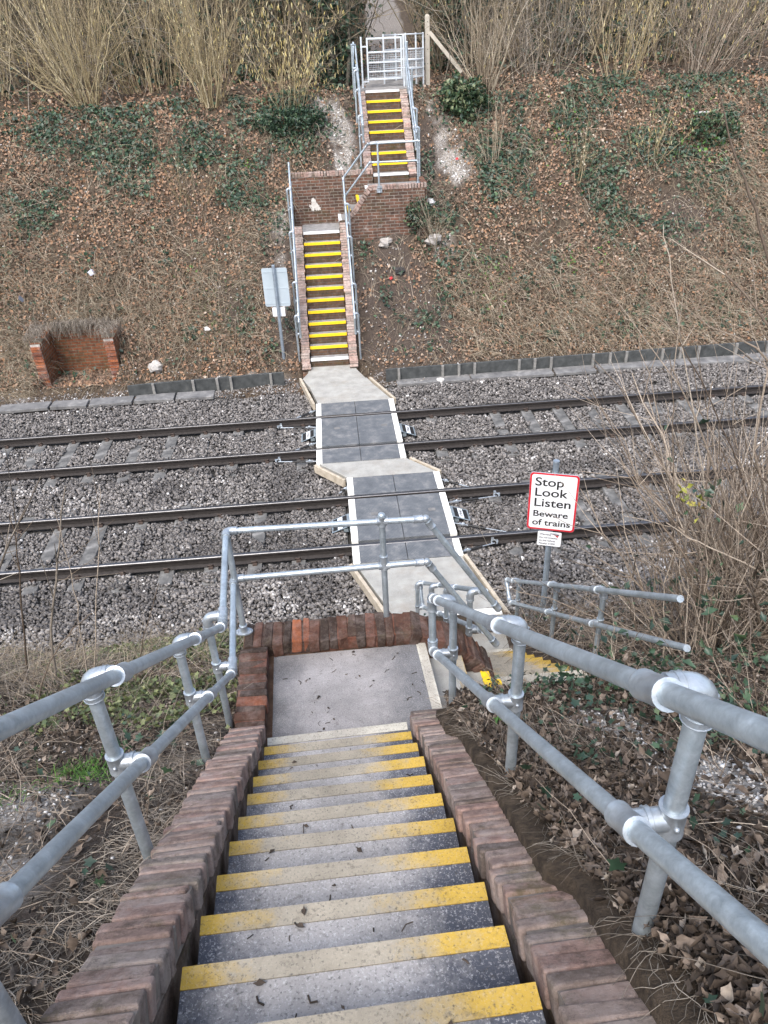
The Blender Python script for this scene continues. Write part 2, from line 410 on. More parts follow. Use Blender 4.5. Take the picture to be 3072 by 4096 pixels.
def cut(x, y, z):
    """lowers the ground under stairs and landings"""
    def rect(x0, x1, y0, y1): return (x > x0) & (x < x1) & (y > y0) & (y < y1)
    z = np.where((x > -.86-.034*np.minimum(0, y+6.3)*1.) & (x < xright(y)-.09) & (y > -11) & (y < -6.18), np.minimum(z, nzn(y)-.5), z)
    z = np.where(rect(-.92, .56, -6.3, -5.02), np.minimum(z, 2.1), z)
    z = np.where(rect(.5, 1.2, -6.0, -5.1), np.minimum(z, 1.5), z)
    z = np.where(rect(1.0, 2.03, -5.98, -4.95), np.minimum(z, 1.5), z)
    z = np.where(rect(.98, 1.95, -5.0, -2.3), np.minimum(z, np.maximum(nzl(y)-.5, -.3)), z)
    z = np.where(rect(-.86, .48, 7.5, 10.5), np.minimum(z, np.maximum(nz(y)-.6, -.3)), z)
    z = np.where(rect(-.86, .7, 10.4, 11.6), np.minimum(z, 2.2), z)
    z = np.where(rect(.3, 2.45, 10.45, 11.56), np.minimum(z, 2.6), z)
    z = np.where(rect(1.15, 2.4, 11.4, 13.6), np.minimum(z, nzu(y)-.6), z)
    z = np.where(rect(1.15, 2.5, 13.5, 14.3), np.minimum(z, 5.45), z)
    z = np.where(rect(-7.16, -5.44, 7.8, 9.02), -.16, z)
    return z
def ground(x, y): return cut(np.asarray(x, float), np.asarray(y, float), ground0(x, y))
def notin(x, y, m=0.):
    """True where loose material may lie (not on stairs, landings, decks)"""
    def rect(x0, x1, y0, y1): return (x > x0-m) & (x < x1+m) & (y > y0-m) & (y < y1+m)
    bad = ((x > -.80-.118) & (x < xright(y)) & (y > -11) & (y < -6.0)) | rect(-.94, .6, -6.2, -5.0) | rect(.5, 2.08, -6.05, -5.0) | rect(.95, 2.02, -5.0, -1.9)
    bad |= rect(-.92, .58, 7.3, 11.5) | rect(.5, 2.6, 10.3, 11.5) | rect(1.02, 2.5, 11.4, 14.3)
    bad |= rect(-7.29, -7.02, 7.96, 9.13) | rect(-5.58, -5.32, 7.96, 9.13) | rect(-7.1, -5.5, 8.88, 9.13)
    return ~bad
def gauss(x, y, cx, cy, rx, ry): return np.exp(-((x-cx)/rx)**2-((y-cy)/ry)**2)
def chalkmask(x, y):
    g = sum(gauss(x, y, *p) for p in [(.25, 13.2, .55, .7), (.55, 12.3, .35, .7), (.75, 11.75, .3, .35), (3.45, 12.4, .38, .5), (3.65, 11.75, .42, .45), (3.2, 13.3, .25, .3),
        (2.95, 10.1, .3, .5), (-1.75, -7.4, .35, .4), (-1.5, -8.1, .22, .3), (1.32, -7.0, .28, .35), (1.45, -7.9, .3, .4), (-4.6, 7.5, 1.2, .25), (-7.6, 7.4, .7, .25), (-2.2, 7.6, 1.0, .3), (-1.25, 9.6, .2, .6), (-1.2, 10.9, .25, .4)])
    return np.clip(np.minimum(g, 1.)*(1.25+vnoise(x, y, .30)*.9+vnoise(x+7, y, .09)*.6)-.42, 0, 1)
def soilmask(x, y):
    g = gauss(x, y, 1.4, 9.3, 1.0, 1.7)+gauss(x, y, 2.3, 8.5, 1.1, .8)+gauss(x, y, -1.25, 9.6, .45, 2.)+gauss(x, y, 9.4, 10.3, .8, .7)+gauss(x, y, .6, 12.6, .5, 1.3)+gauss(x, y, 3.0, 12.2, .5, 1.4)+gauss(x, y, -2.6, 9.2, .5, .45)
    g = g+gauss(x, y, -1.1, -7.2, .35, 2.2)+.7*gauss(x, y, 2.2, -3.2, .9, 1.1)
    return np.clip(g*1.3+vnoise(x, y, .4)*.4-.1, 0, 1)
def ivymask(x, y):
    g = sum(a*gauss(x, y, *p) for a, *p in [(1, -5.6, 12.6, .9, .6), (.9, -4.9, 12.2, .6, .5), (1, -3.2, 12.6, .7, .8), (.8, -7.5, 13.2, 1.2, .6), (1.1, -.6, 12.6, .65, .7), (1, -1.2, 13.3, .9, .5), (.9, 3.9, 13.2, .8, .4), (1, 4.8, 12.0, .7, .5),
        (1, 6.9, 12.0, .8, .7), (1, 7.3, 11.3, .6, .6), (1, 9.0, 11.9, .8, .5), (.9, 10.2, 11.5, .7, .8), (.8, 4.4, 11.0, .6, .7), (.8, 8.2, 13.2, 1.4, .5), (.7, 5.0, 13.4, .8, .5), (.9, -7.6, 11.3, .9, .5), (.7, -2.2, 11.6, .7, .5), (.6, 8.2, 10.4, .8, .5),
        (.8, -5., 13.6, 1.6, .5), (.8, -2.4, 11.3, .5, .4), (.6, 11, 13.5, 1.2, .6), (.8, 2.85, 10.0, .35, .7)])
    return np.clip(g*1.5+vnoise(x, y, .5)*.8-.22, 0, 1)

def build_ground():
    xs = np.concatenate([np.arange(-45, -10, 1.2), np.arange(-10, -1.2, .16), np.arange(-1.2, 3.0, .06), np.arange(3.0, 13, .16), np.arange(13, 48, 1.2)])
    ys = np.concatenate([np.arange(-16, -11, .8), np.arange(-11, -1.2, .09), np.arange(-1.2, 6.6, .2), np.arange(6.6, 14.6, .09), np.arange(14.6, 24, .3), np.arange(24, 75, 1.5)])
    X, Y = np.meshgrid(xs, ys); z = ground(X, Y)
    v = np.stack([X, Y, z], -1).reshape(-1, 3); nx = len(xs); ny = len(ys)
    i = (np.arange(ny-1)[:, None]*nx+np.arange(nx-1)[None]).reshape(-1)
    f = np.stack([i, i+1, i+nx+1, i+nx], -1)
    k = N('earth_and_leaf_mould', .95, spec=.1)
    zc = k.n('ShaderNodeSeparateColor'); k.l(k.attr('zone', 'Color'), zc.inputs[0])
    n1 = k.noise(11., 8, .75); n2 = k.noise(38., 6, .7)
    litter = k.ramp(n1, [(.3, (.022, .018, .014)), (.45, (.06, .046, .034)), (.55, (.09, .068, .048)), (.7, (.15, .115, .085))])
    soil = k.ramp(n2, [(.3, (.032, .025, .021)), (.6, (.095, .075, .062)), (.75, (.22, .19, .17))])
    stone = k.ramp(n2, [(.35, (.04, .038, .036)), (.6, (.10, .096, .09)), (.75, (.18, .17, .16))])
    chalk = k.ramp(n2, [(.32, (.06, .05, .042)), (.46, (.24, .215, .19)), (.58, (.42, .40, .375)), (.7, (.62, .61, .59))])
    c = k.mix(zc.outputs[2], litter, soil)
    c = k.mix(zc.outputs[1], c, chalk)
    c = k.mix(zc.outputs[0], c, stone)
    k.col(c); k.bump(n2, .8, .04)
    o = np_mesh('ground', v, f, k.m, smooth=True)
    a = o.data.attributes.new('zone', 'FLOAT_COLOR', 'POINT')
    bal = np.where((Y > -1.9+.25*vnoise(X, Y, .5)) & (Y < 6.75+.2*vnoise(X, Y, .5)), 1., 0.)
    ch = np.maximum(chalkmask(X, Y), .55*(np.abs(X-(2.15+.065*(Y-14))) < .8)*(Y > 15.5))
    cc = np.stack([bal, ch, soilmask(X, Y), np.ones_like(X)], -1)
    a.data.foreach_set('color', cc.astype(np.float32).ravel())
    tag(o, kind='structure')
build_ground()

# ------------------------------------------------------------------ tracks
RY = [0., 1.505, 3.405, 4.91]
def rail_profile():
    h = [(-.070, -.159), (.070, -.159), (.070, -.149), (.012, -.130), (.010, -.052), (.035, -.040), (.035, -.008), (.026, 0.), (-.026, 0.), (-.035, -.008), (-.035, -.040), (-.010, -.052), (-.012, -.130), (-.070, -.149)]
    return h
clip_me = None
def make_clip(parent, x, y, side):
    global clip_me
    if clip_me is None:
        m = MB()
        pts = []
        for t in np.linspace(0, 1, 16):
            a = t*2.3*PI
            pts.append((.042*math.cos(a)-.01, .062+.034*math.sin(a)*.9+.02*t, -.140+.028*math.sin(a*1.0)+.02*t))
        m.tube(pts, .0095, 7)
        m.tube([(-.045, .05, -.148), (.05, .05, -.146)], .0095, 7)
        m.box((-.035, .060, -.172), (.035, .125, -.142))
        o = m.build('rail_clip', MT['rust'], None, smooth=True, auto=40); clip_me = o.data; bpy.data.objects.remove(o)
    o = bpy.data.objects.new('rail_clip', clip_me); COL.objects.link(o); o.parent = parent
    o.location = (x, y, 0); o.scale = (1, side, 1)
    return o
RAIL_L = ['running rail nearest the viewer, at the foot of the near stairs', 'second rail from the viewer, far rail of the near track', 'third rail from the viewer, near rail of the far track', 'farthest rail, on the side of the planted bank and brick stairs']
SLE_F = [-5.676+.690*i for i in range(-7, 22)]; SLE_N = [-4.314+.690*i for i in range(-7, 19)]
X0, X1 = -11., 14.5
def hidden(x, track): return (-.62 < x < 1.25) if track else (-.06 < x < 1.78)
for i, y in enumerate(RY):
    m = MB(); h = rail_profile(); n = len(h)
    v = [(X0, y+a, b) for a, b in h]+[(X1, y+a, b) for a, b in h]
    for k in range(n):
        k2 = (k+1) % n
        m.add([v[k], v[k2], v[n+k2], v[n+k]], [[3, 2, 1, 0]], 1 if k in (6, 7, 8) else 0)
    r = m.build('rail', [MT['railside'], MT['railtop']])
    tag(r, RAIL_L[i], 'rail', 'running rails of the two tracks')
    for x in (SLE_N if i < 2 else SLE_F):
        if hidden(x, i > 1) or not (-7.9 < x < 11.5): continue
        make_clip(r, x, y, -1); make_clip(r, x, y, 1)
# sleepers
exposed = []
def sleeper_mesh():
    m = MB(); w = .13
    for (a, b, z0, z1) in ((-1.25, -.95, -.185, -.172), (-.95, -.55, -.172, -.172), (-.55, .55, -.180, -.180), (.55, .95, -.172, -.172), (.95, 1.25, -.172, -.185)):
        m.add([(-w, a, -.36), (w, a, -.36), (w, b, -.36), (-w, b, -.36), (-w+.02, a, z0), (w-.02, a, z0), (w-.02, b, z1), (-w+.02, b, z1)], [[3, 2, 1, 0], [4, 5, 6, 7], [0, 1, 5, 4], [1, 2, 6, 5], [2, 3, 7, 6], [3, 0, 4, 7]])
    return m
sl = None
lab = {(0, 0): 'concrete sleeper of the near track, left of the crossing', (0, 1): 'concrete sleeper of the near track, right of the crossing', (1, 0): 'concrete sleeper of the far track, left of the crossing', (1, 1): 'concrete sleeper of the far track, right of the crossing'}
for t, (xs, yc) in enumerate(((SLE_N, .7525), (SLE_F, 4.1575))):
    for x in xs:
        if hidden(x, t) or not (-8.6 < x < 12.5): continue
        if sl is None: o = sl = sleeper_mesh().build('sleeper', MT['sleeper'], bevel=.008)
        else: o = sl.copy(); COL.objects.link(o)
        o.location = (x, yc, 0)
        k = (t, int(x > .8)); tag(o, lab[k], 'sleeper', lab[k].replace('sleeper', 'sleepers'))
        if t == 1: e = (x < -3.2 and x > -6.5) or x > 2.9 or x < -7
        else: e = x > 2.6 or x < -4.1 or abs(x+1.55) < .4
        exposed.append((x, yc, e, t))

# ------------------------------------------------------------------ ballast stones (uncountable: one object)
def poly_in(x, y, poly):
    c = np.zeros(len(x), bool); n = len(poly)
    for i in range(n):
        x1, y1 = poly[i]; x2, y2 = poly[(i+1) % n]
        if y1 == y2: continue
        s = ((y1 > y) != (y2 > y)) & (x < (x2-x1)*(y-y1)/(y2-y1)+x1); c ^= s
    return c
DECKPOLY = [(-.74, 6.63), (.79, 6.53), (1.17, 5.58), (1.22, 2.75), (1.72, 2.19), (1.74, -.53), (2.07, -2.0), (.52, -1.78), (-.03, -.5), (-.06, 2.15), (-.58, 2.80), (-.60, 5.62)]
def in_deck(x, y, g=.04):
    c = poly_in(x, y, DECKPOLY) | poly_in(x-g, y, DECKPOLY) | poly_in(x+g, y, DECKPOLY)
    return c | ((x > -.95) & (x < .75) & (y > 6.5) & (y < 8)) | ((x > .55) & (x < 2.05) & (y < -1.6))
cube_f = V([[3, 2, 1, 0], [4, 5, 6, 7], [0, 1, 5, 4], [1, 2, 6, 5], [2, 3, 7, 6], [3, 0, 4, 7]])
def stones(name, x, y, z, size, rnd, mat, flat=.65, jit=.28):
    n = len(x); base = V([(a, b, c) for c in (-1, 1) for a, b in ((-1, -1), (1, -1), (1, 1), (-1, 1))], float)
    v = base[None]*.62+rng.uniform(-jit, jit, (n, 8, 3))
    top = np.where(base[:, 2] > 0, .72, 1.)[None, :, None]
    v[..., :2] *= top
    v *= np.stack([size*rng.uniform(.8, 1.35, n), size*rng.uniform(.65, 1., n), size*rng.uniform(flat*.7, flat*1.2, n)], -1)[:, None]
    R = rots(n, tilt=.55)
    v = np.einsum('nij,nkj->nki', R, v)+np.stack([x, y, z], -1)[:, None]
    f = (cube_f[None]+(np.arange(n)*8)[:, None, None]).reshape(-1, 4)
    return np_mesh(name, v.reshape(-1, 3), f, mat, np.repeat(rnd, 8))
def build_ballast():
    n = 125000
    y = rng.uniform(-2.0, 6.85, n)
    D = 10.6+(y+1)*.86; hw = D*.52+.7
    x = .3+rng.uniform(-1, 1, n)*hw+.055*(y+9)
    lo = -2.0+.25*vnoise(x, y, .8)+.15*vnoise(x, y, .2)
    keepm = (y > lo) & (y < 6.62+.12*vnoise(x, y, .7)) & ~in_deck(x, y)
    for r in RY: keepm &= np.abs(y-r) > .094
    z = -.185+.035*vnoise(x, y, .5)+rng.normal(0, .012, n)
    z = z-.008*((np.abs(y-.75) < .65) | (np.abs(y-4.16) < .65))          # lower between the rails
    z = np.where((y > 5.2), -.17+rng.normal(0, .014, n), z)
    near_rail = np.minimum.reduce([np.abs(y-r) for r in RY]) < .16
    z = np.where(near_rail, z-.018, z)
    for (sx, sy, e, t) in exposed:
        on = (np.abs(x-sx) < .125) & (np.abs(y-sy) < 1.22)
        inner = np.abs(y-sy) < .72
        cov = vnoise(x*1.0+sx*3, y*2., .35)
        show = (inner & e & (cov < .42)) | (~inner & (np.abs(np.abs(y-sy)-.95) < .22) & (cov < -.02+.25*e)) | (inner & (not e) & (np.abs(np.abs(y-sy)-.58) < .11) & (cov < .1))
        keepm &= ~(on & show)
        z = np.where(on & ~show, np.maximum(z, -.158+rng.normal(0, .01, n)), z)
    size = np.clip(rng.lognormal(-3.52, .28, n), .015, .055)
    rnd = np.clip(rng.beta(2.2, 2.4, n)*.93, 0, .955)
    # limed, paler stones
    w = (vnoise(x, y, .45) > .45) & ((y < -.3) | ((y > 1.8) & (y < 3.1))) & (rng.random(n) < .35)
    rnd = np.where(w, rng.uniform(.85, .99, n), rnd)
    dk = (vnoise(x+40, y, 1.0) > .35) & (y < 3.2); rnd = np.where(dk, rnd*.62, rnd)
    rnd = np.where((y > -.1) & (y < 1.6), rnd*.88, rnd)
    rnd = np.where(rng.random(n) < .004, 1., rnd)
    k = keepm
    o = stones('ballast', x[k], y[k], z[k], size[k], rnd[k], MT['ballast'])
    tag(o, 'grey crushed stone ballast around both tracks', 'ballast', kind='stuff')
build_ballast()
def build_chalk():
    xs = []; ys = []; ss = []; rr = []
    def put(n, x0, x1, y0, y1, mask, smin, smax, thr=.5):
        x = rng.uniform(x0, x1, n); y = rng.uniform(y0, y1, n); k = (mask(x, y) > thr*rng.uniform(.4, 1.6, n)) & notin(x, y)
        x, y = x[k], y[k]; xs.append(x); ys.append(y); ss.append(np.clip(rng.lognormal(math.log((smin+smax)/2), .5, len(x)), smin*.6, smax*1.6)); rr.append(rng.uniform(0, 1, len(x)))
    put(9000, -1.8, 4.4, 9, 14, chalkmask, .012, .03)
    put(3500, -9, 12, 7.0, 8.0, chalkmask, .014, .035)
    put(5000, -2.6, -.95, -9.6, -6.0, chalkmask, .003, .009, .4)
    put(9000, .8, 2.1, -9.3, -6.0, chalkmask, .004, .010, .3)
    put(2600, -9, 12, 7.3, 12, soilmask, .012, .03, 1.0)
    x = rng.uniform(-9, 12, 1400); y = rng.uniform(7.0, 13, 1400); k = notin(x, y)
    xs.append(x[k]); ys.append(y[k]); ss.append(rng.uniform(.012, .03, k.sum())); rr.append(rng.uniform(.5, 1, k.sum()))
    x = rng.uniform(-3, 3.4, 900); y = rng.uniform(-9.5, -2., 900); k = notin(x, y)
    xs.append(x[k]); ys.append(y[k]); ss.append(rng.uniform(.004, .016, k.sum())); rr.append(rng.uniform(.2, 1, k.sum()))
    x = np.concatenate(xs); y = np.concatenate(ys); s = np.concatenate(ss)
    o = stones('chalk_rubble', x, y, ground(x, y)+s*.25, s, np.concatenate(rr), MT['chalk'], .75)
    tag(o, 'loose white chalk fragments scattered over the banks', 'rubble', kind='stuff')
build_chalk()
def build_cess():
    n = 15000; x = rng.uniform(-10.5, 13, n); y = 6.55+rng.gamma(1.6, .42, n); k = notin(x, y) & ~in_deck(x, y) & (rng.random(n) < .75+.5*vnoise(x, y, .5)) & ((y < 7.3) | (rng.random(n) < .8))
    x, y = x[k], y[k]; n = len(x); s = np.clip(rng.lognormal(-3.9, .35, n), .010, .045)
    tag(stones('cess_gravel', x, y, ground(x, y)+s*.2, s, np.clip(rng.beta(2.4, 1.8, n), 0, 1), MT['ballast']), 'pale mixed gravel and chalk along the foot of the far bank', 'gravel', kind='stuff')
    n = 4200; x = rng.uniform(-5, 4.5, n); y = -1.7-rng.gamma(1.5, .35, n); k = notin(x, y) & ~in_deck(x, y); x, y = x[k], y[k]; n = len(x); s = np.clip(rng.lognormal(-3.9, .35, n), .010, .045)
    tag(stones('cess_gravel', x, y, ground(x, y)+s*.2, s, np.clip(rng.beta(2.2, 2.2, n), 0, 1), MT['ballast']), 'mixed gravel along the foot of the near bank', 'gravel', kind='stuff')
build_cess()

# ------------------------------------------------------------------ kerb boards, cable trough lids
def edging(xs, y0, y1, side):
    """a row of dark planks held by pale stubs"""
    for i in range(len(xs)-1):
        xa, xb = xs[i]+.012, xs[i+1]-.012; t0 = (xs[i]-xs[0])/(xs[-1]-xs[0]); t1 = (xs[i+1]-xs[0])/(xs[-1]-xs[0])
        ya, yb = y0+(y1-y0)*t0, y0+(y1-y0)*t1; a = (i % 3-1)*.006
        m = MB(); m.prism([(xa, ya), (xb, yb), (xb, yb+.06), (xa, ya+.06)], -.28, [.155+a, .16-a, .16-a, .155+a])
        o = m.build('edging_plank', MT['board'], bevel=.006)
        end = {0: ', the %s one of its row' % ('leftmost' if side == 'left' else 'one next to the stairs'), }.get(i, '')
        tag(o, 'dark concrete edging plank at the foot of the bank, %s of the brick stairs' % side, 'plank', 'edging planks %s of the stairs' % side)
        if i:
            m = MB(); m.box((xs[i]-.05+.02, ya-.062, -.3), (xs[i]+.03, ya-.004, .17))
            o = m.build('edging_stub', MT['boardpost'], bevel=.005)
            tag(o, 'pale square stub holding the dark edging planks, %s of the brick stairs' % side, 'stub', 'edging stubs %s of the stairs' % side)
edging([-4.97, -4.36, -3.44, -2.88, -2.56, -1.62, -1.30], 7.02, 7.2, 'left')
edging([1.10, 1.42, 2.47, 2.86, 3.24, 4.32, 4.70, 5.10, 6.13, 6.55, 6.95, 7.85, 8.3, 8.75, 9.7, 10.5, 11.4, 12.4], 6.93, 7.12, 'right')
tl = [(-7.9, -6.76), (-6.70, -5.88), (-5.82, -4.84), (-4.78, -3.88), (-3.83, -2.95)]
tr = [(1.35, 3.1), (3.13, 5.1), (5.16, 6.13), (6.2, 8.1), (8.13, 9.9), (9.95, 11.9)]
for side, L in (('left', tl), ('right', tr)):
    for i, (a, b) in enumerate(L):
        m = MB(); t = [.0, .018, -.01, .03, .0, .01][i % 6]; z = -.10 if side == 'left' else -.125
        ya = 6.66+rng.normal(0, .012); yb = 6.66+rng.normal(0, .012)
        m.prism([(a, ya), (b, yb), (b, yb+.36), (a, ya+.36)], [z-.07, z-.07, z-.07, z-.07], [z+t, z-t*.3, z+.01, z+.012])
        o = m.build('trough_lid', MT['trough'], bevel=.008)
        tag(o, 'flat grey cable trough lid beside the ballast, %s of the crossing' % side, 'lid', 'trough lids %s of the crossing' % side)

# ------------------------------------------------------------------ crossing decks and panels
def panel(name, quad, label, white, group='rubber crossing mats', z=0.0):
    """quad: (x0,x1,y0,y1); white: 'l','r',None"""
    x0, x1, y0, y1 = quad
    w0 = x0+(.115 if white == 'l' else 0); w1 = x1-(.115 if white == 'r' else 0)
    m = MB(); m.box((w0, y0, -.15), (w1, y1, z))
    p = m.build('crossing_mat', MT['rubber'], bevel=.006)
    tag(p, label, 'mat', group)
    if white:
        a, b = (x0, w0-.003) if white == 'l' else (w1+.003, x1)
        e = MB(); e.box((a, y0, -.15), (b, y1, z+.003)); e.build('white_edge', MT['edgewhite'], p, bevel=.006)
    return p
for tn, xa, xc, xb, off, rows in (('near', -.005, .845, 1.705, 0., ((-.50, -.043), (.105, 1.405), (1.548, 2.168))), ('far', -.555, .30, 1.165, 3.405, ((-.60, -.043), (.105, 1.405), (1.548, 2.18)))):
    for (a, b), rn in zip(rows, ('in front of the %s track', 'between the rails of the %s track', 'behind the %s track')):
        sh = (0. if b < .1 else .0)
        p1 = panel('p', (xa, xc-.004, off+a, off+b), 'dark ribbed rubber crossing mat %s, left half' % (rn % tn), 'l')
        p2 = panel('p', (xc+.004, xb, off+a, off+b), 'dark ribbed rubber crossing mat %s, right half' % (rn % tn), 'r')
        if a > 0 and b < 1.45:
            for p, cx in ((p1, (xa+xc)/2+.0), (p2, (xc+xb)/2+.12)):
                m = MB(); m.box((cx-.06, off+.83, 0), (cx+.06, off+.92, .004)); m.build('lifting_plate', MT['trough'], p)
def deck(name, quad, label, z=-.004, th=.12, mat='deck'):
    m = MB(); m.prism(quad, z-th, z); o = m.build(name, MT[mat], bevel=.005); tag(o, label, 'deck'); return o
deck('crossing_deck', [(-.50, 2.795), (1.155, 2.785), (1.65, 2.178), (.02, 2.178)], 'slanted grey gritted deck between the two tracks')
deck('crossing_deck', [(-.51, 5.595), (1.12, 5.595), (.78, 6.50), (-.70, 6.60)], 'grey gritted deck beyond the far track, below the far stairs')
deck('crossing_deck', [(-.72, 6.615), (.78, 6.515), (.655, 6.93), (-.86, 7.10)], 'narrow pale crosswise deck board at the foot of the far stairs', -.008)
deck('crossing_deck', [(.03, -.512), (1.67, -.512), (2.02, -2.0), (.55, -1.95)], 'wide grey gritted deck on the near side of the tracks')
deck('crossing_deck', [(.56, -1.965), (2.02, -2.015), (2.0, -3.1), (.95, -3.1)], 'grey gritted deck at the foot of the near lower stairs', -.006)
m = MB(); m.prism([(-.90, 7.11), (.64, 6.95), (.45, 7.55), (.40, 7.92), (-.72, 7.92), (-.75, 7.5)], -.2, -.03)
tag(m.build('path', MT['deck'], bevel=.01), kind='structure')
def timber(p, q, label, w=.055, z=.008):
    p = V(p); q = V(q); d = (q-p)/np.linalg.norm(q-p); n = V([-d[1], d[0]])*w
    m = MB(); m.prism([tuple(p), tuple(q), tuple(q+n), tuple(p+n)], -.15, z)
    tag(m.build('edging_timber', MT['timber'], bevel=.005), label, 'timber')
timber((-.03, 2.12), (-.565, 2.765), 'pale timber edging on the left of the slanted middle deck')
timber((1.215, 2.765), (1.715, 2.16), 'pale timber edging on the right of the slanted middle deck', .05)
timber((-.575, 5.60), (-.90, 7.15), 'pale timber edging on the left of the deck below the far stairs')
timber((.70, 6.92), (1.175, 5.58), 'pale timber edging on the right of the deck below the far stairs')
timber((.50, -1.95), (-.02, -.50), 'pale timber edging on the left of the wide near deck')
timber((1.70, -.50), (2.075, -2.05), 'pale timber edging on the right of the wide near deck')
m = MB(); m.prism([(1.08, -1.93), (2.0, -1.96), (2.0, -1.83), (1.08, -1.80)], -.004, .004)
tag(m.build('stop_strip', MT['edgewhite']), 'white strip across the near deck at the foot of the stairs', 'marking')

# panel restraints: sloping deflector plates and clamp rods
def text_mesh(body, size, mat, parent, mtx, name='lettering', align='LEFT', bold=0., ext=.0006, sx=1.):
    cu = bpy.data.curves.new('t', 'FONT'); cu.body = body; cu.size = size; cu.extrude = ext; cu.align_x = align; cu.offset = bold
    cu.resolution_u = 4
    o = bpy.data.objects.new('t', cu); COL.objects.link(o)
    dg = bpy.context.evaluated_depsgraph_get(); dg.update()
    me = bpy.data.meshes.new_from_object(o.evaluated_get(dg)); bpy.data.objects.remove(o)
    me.transform(Matrix.Diagonal((sx, 1, 1, 1))); me.transform(mtx); me.materials.clear(); me.materials.append(mat)
    q = bpy.data.objects.new(name, me); COL.objects.link(q); q.parent = parent; return q
def deflector(x, y0, y1, sgn, label):
    """sgn -1: slopes down to the left"""
    th = thing('deflector_plate', label, 'plate', (x, (y0+y1)/2, -.13), 'deflector plates on the crossing edge')
    L = .30; h = .115
    m = MB()
    a = V([x, 0, -.02]); b = V([x+sgn*L, 0, -.02-h])
    def strip(t0, t1, off, ya, yb, mi, thick=.006):
        p = a+(b-a)*t0; q = a+(b-a)*t1; nrm = V([sgn*h, 0, L])/math.hypot(h, L)*sgn*sgn
        p = p+nrm*off; q = q+nrm*off; dn = nrm*thick
        vs = [V([r[0], yy, r[2]])+d for d in (-dn, dn*0) for r, yy in ((p, ya), (q, ya), (q, yb), (p, yb))]
        fs = [[3, 2, 1, 0], [4, 5, 6, 7], [0, 1, 5, 4], [1, 2, 6, 5], [2, 3, 7, 6], [3, 0, 4, 7]]
        if sgn < 0: fs = [f[::-1] for f in fs]
        m.add(vs, fs, mi)
    strip(0, 1, 0, y0, y1, 0)
    m.box((min(x, x-sgn*.015), y0, -.14), (max(x, x-sgn*.015), y1, -.022), 0)
    m.box((x+sgn*.02 if sgn > 0 else x-.10, y0+.01, -.14), (x+.10 if sgn > 0 else x-.02, y0+.016, -.075), 0)
    keep(m.build('plate', MT['zincplate'], bevel=.002), th)
    m = MB(); strip(.12, .36, .002, y0+.03, y1-.03, 0, .0015); strip(.66, .9, .002, y0+.03, y1-.03, 0, .0015)
    keep(m.build('grip_pad', MT['black']), th)
    m = MB(); strip(.38, .64, .002, y0+.03, y1-.03, 0, .0015)
    pad = keep(m.build('name_label', MT['signwhite']), th)
    c = a+(b-a)*.51; ux = V([0, -1., 0]) if sgn < 0 else V([0, 1., 0])
    uy = (a-b)/np.linalg.norm(a-b); uz = np.cross(ux, uy)
    M = Matrix(((ux[0], uy[0], uz[0], 0), (ux[1], uy[1], uz[1], 0), (ux[2], uy[2], uz[2], 0), (0, 0, 0, 1)))
    o = c+uz*.0045-uy*.024
    M.translation = Vector((o[0], (y0+y1)/2, o[2]))
    q = text_mesh('STRAIL', .072, MT['ink'], pad, M, align='CENTER', bold=.0012, sx=.92); pass
    return th
deflector(-.575, 4.03, 4.40, -1, 'grey sloping deflector plate left of the far track panels')
deflector(1.185, 3.95, 4.35, 1, 'grey sloping deflector plate right of the far track panels')
deflector(-.02, .58, .98, -1, 'grey sloping deflector plate left of the near track panels')
deflector(1.725, .63, .98, 1, 'grey sloping deflector plate right of the near track panels')
def clamp(p, q, hook, label):
    """p: at the panel edge, q: at the rail"""
    p = V(p, float); q = V(q, float); d = q-p; th = thing('clamp_rod', label, 'rod', tuple(p), 'clamp rods holding the crossing panels')
    m = MB(); m.tube([p, q], .010, 8); keep(m.build('rod', MT['zinc'], smooth=True, auto=40), th)
    m = MB(); m.tube([p+d*.28, p+d*.62], .021, 12); keep(m.build('sleeve', MT['black'], smooth=True, auto=40), th)
    m = MB(); c = p+d*.18; m.obox(c, np.eye(3), (.035, .022, .018)); m.ball(c+V([0, 0, .02]), .018); m.obox(c-d/np.linalg.norm(d)*.045, np.eye(3), (.016, .02, .016))
    keep(m.build('tensioner', MT['zinc'], bevel=.003), th)
    if hook:
        u = d/np.linalg.norm(d); pts = []
        for t in np.linspace(-.3*PI, 1.1*PI, 11):
            pts.append(q+V([.045*math.cos(t)*np.sign(u[0]), .062*math.sin(t)+.02, 0.01]))
        m = MB(); m.tube(pts, .013, 8); m.obox(q+V([-.02*np.sign(u[0]), .075, .03]), np.eye(3), (.02, .018, .03)); m.obox(q+V([.05*np.sign(u[0]), .03, .02]), np.eye(3), (.012, .02, .018))
        keep(m.build('hook', MT['zinc'], smooth=True, auto=40), th)
clamp((-.57, 4.56, -.075), (-1.33, 4.70, -.10), True, 'clamp rod with hook inside the far track, left of the panels')
clamp((-.56, 3.83, -.075), (-1.10, 3.58, -.12), False, 'slanting clamp rod in front of the left far deflector plate')
clamp((-.56, 3.06, -.085), (-1.31, 3.20, -.11), True, 'clamp rod with hook in front of the far track, left of the panels')
clamp((-.58, 5.40, -.075), (-1.08, 5.12, -.12), False, 'slanting clamp rod behind the farthest rail, left of the panels')
clamp((1.71, 1.99, -.075), (2.2, 1.70, -.12), False, 'slanting clamp rod behind the near track, right of the panels')
clamp((1.71, 1.17, -.075), (2.60, 1.30, -.10), True, 'clamp rod with hook inside the near track, right of the panels')
clamp((1.71, .52, -.075), (2.53, .20, -.12), False, 'slanting clamp rod in front of the right near deflector plate')
clamp((1.71, -.30, -.085), (2.27, -.12, -.10), True, 'short clamp rod with hook in front of the near track, right of the panels')
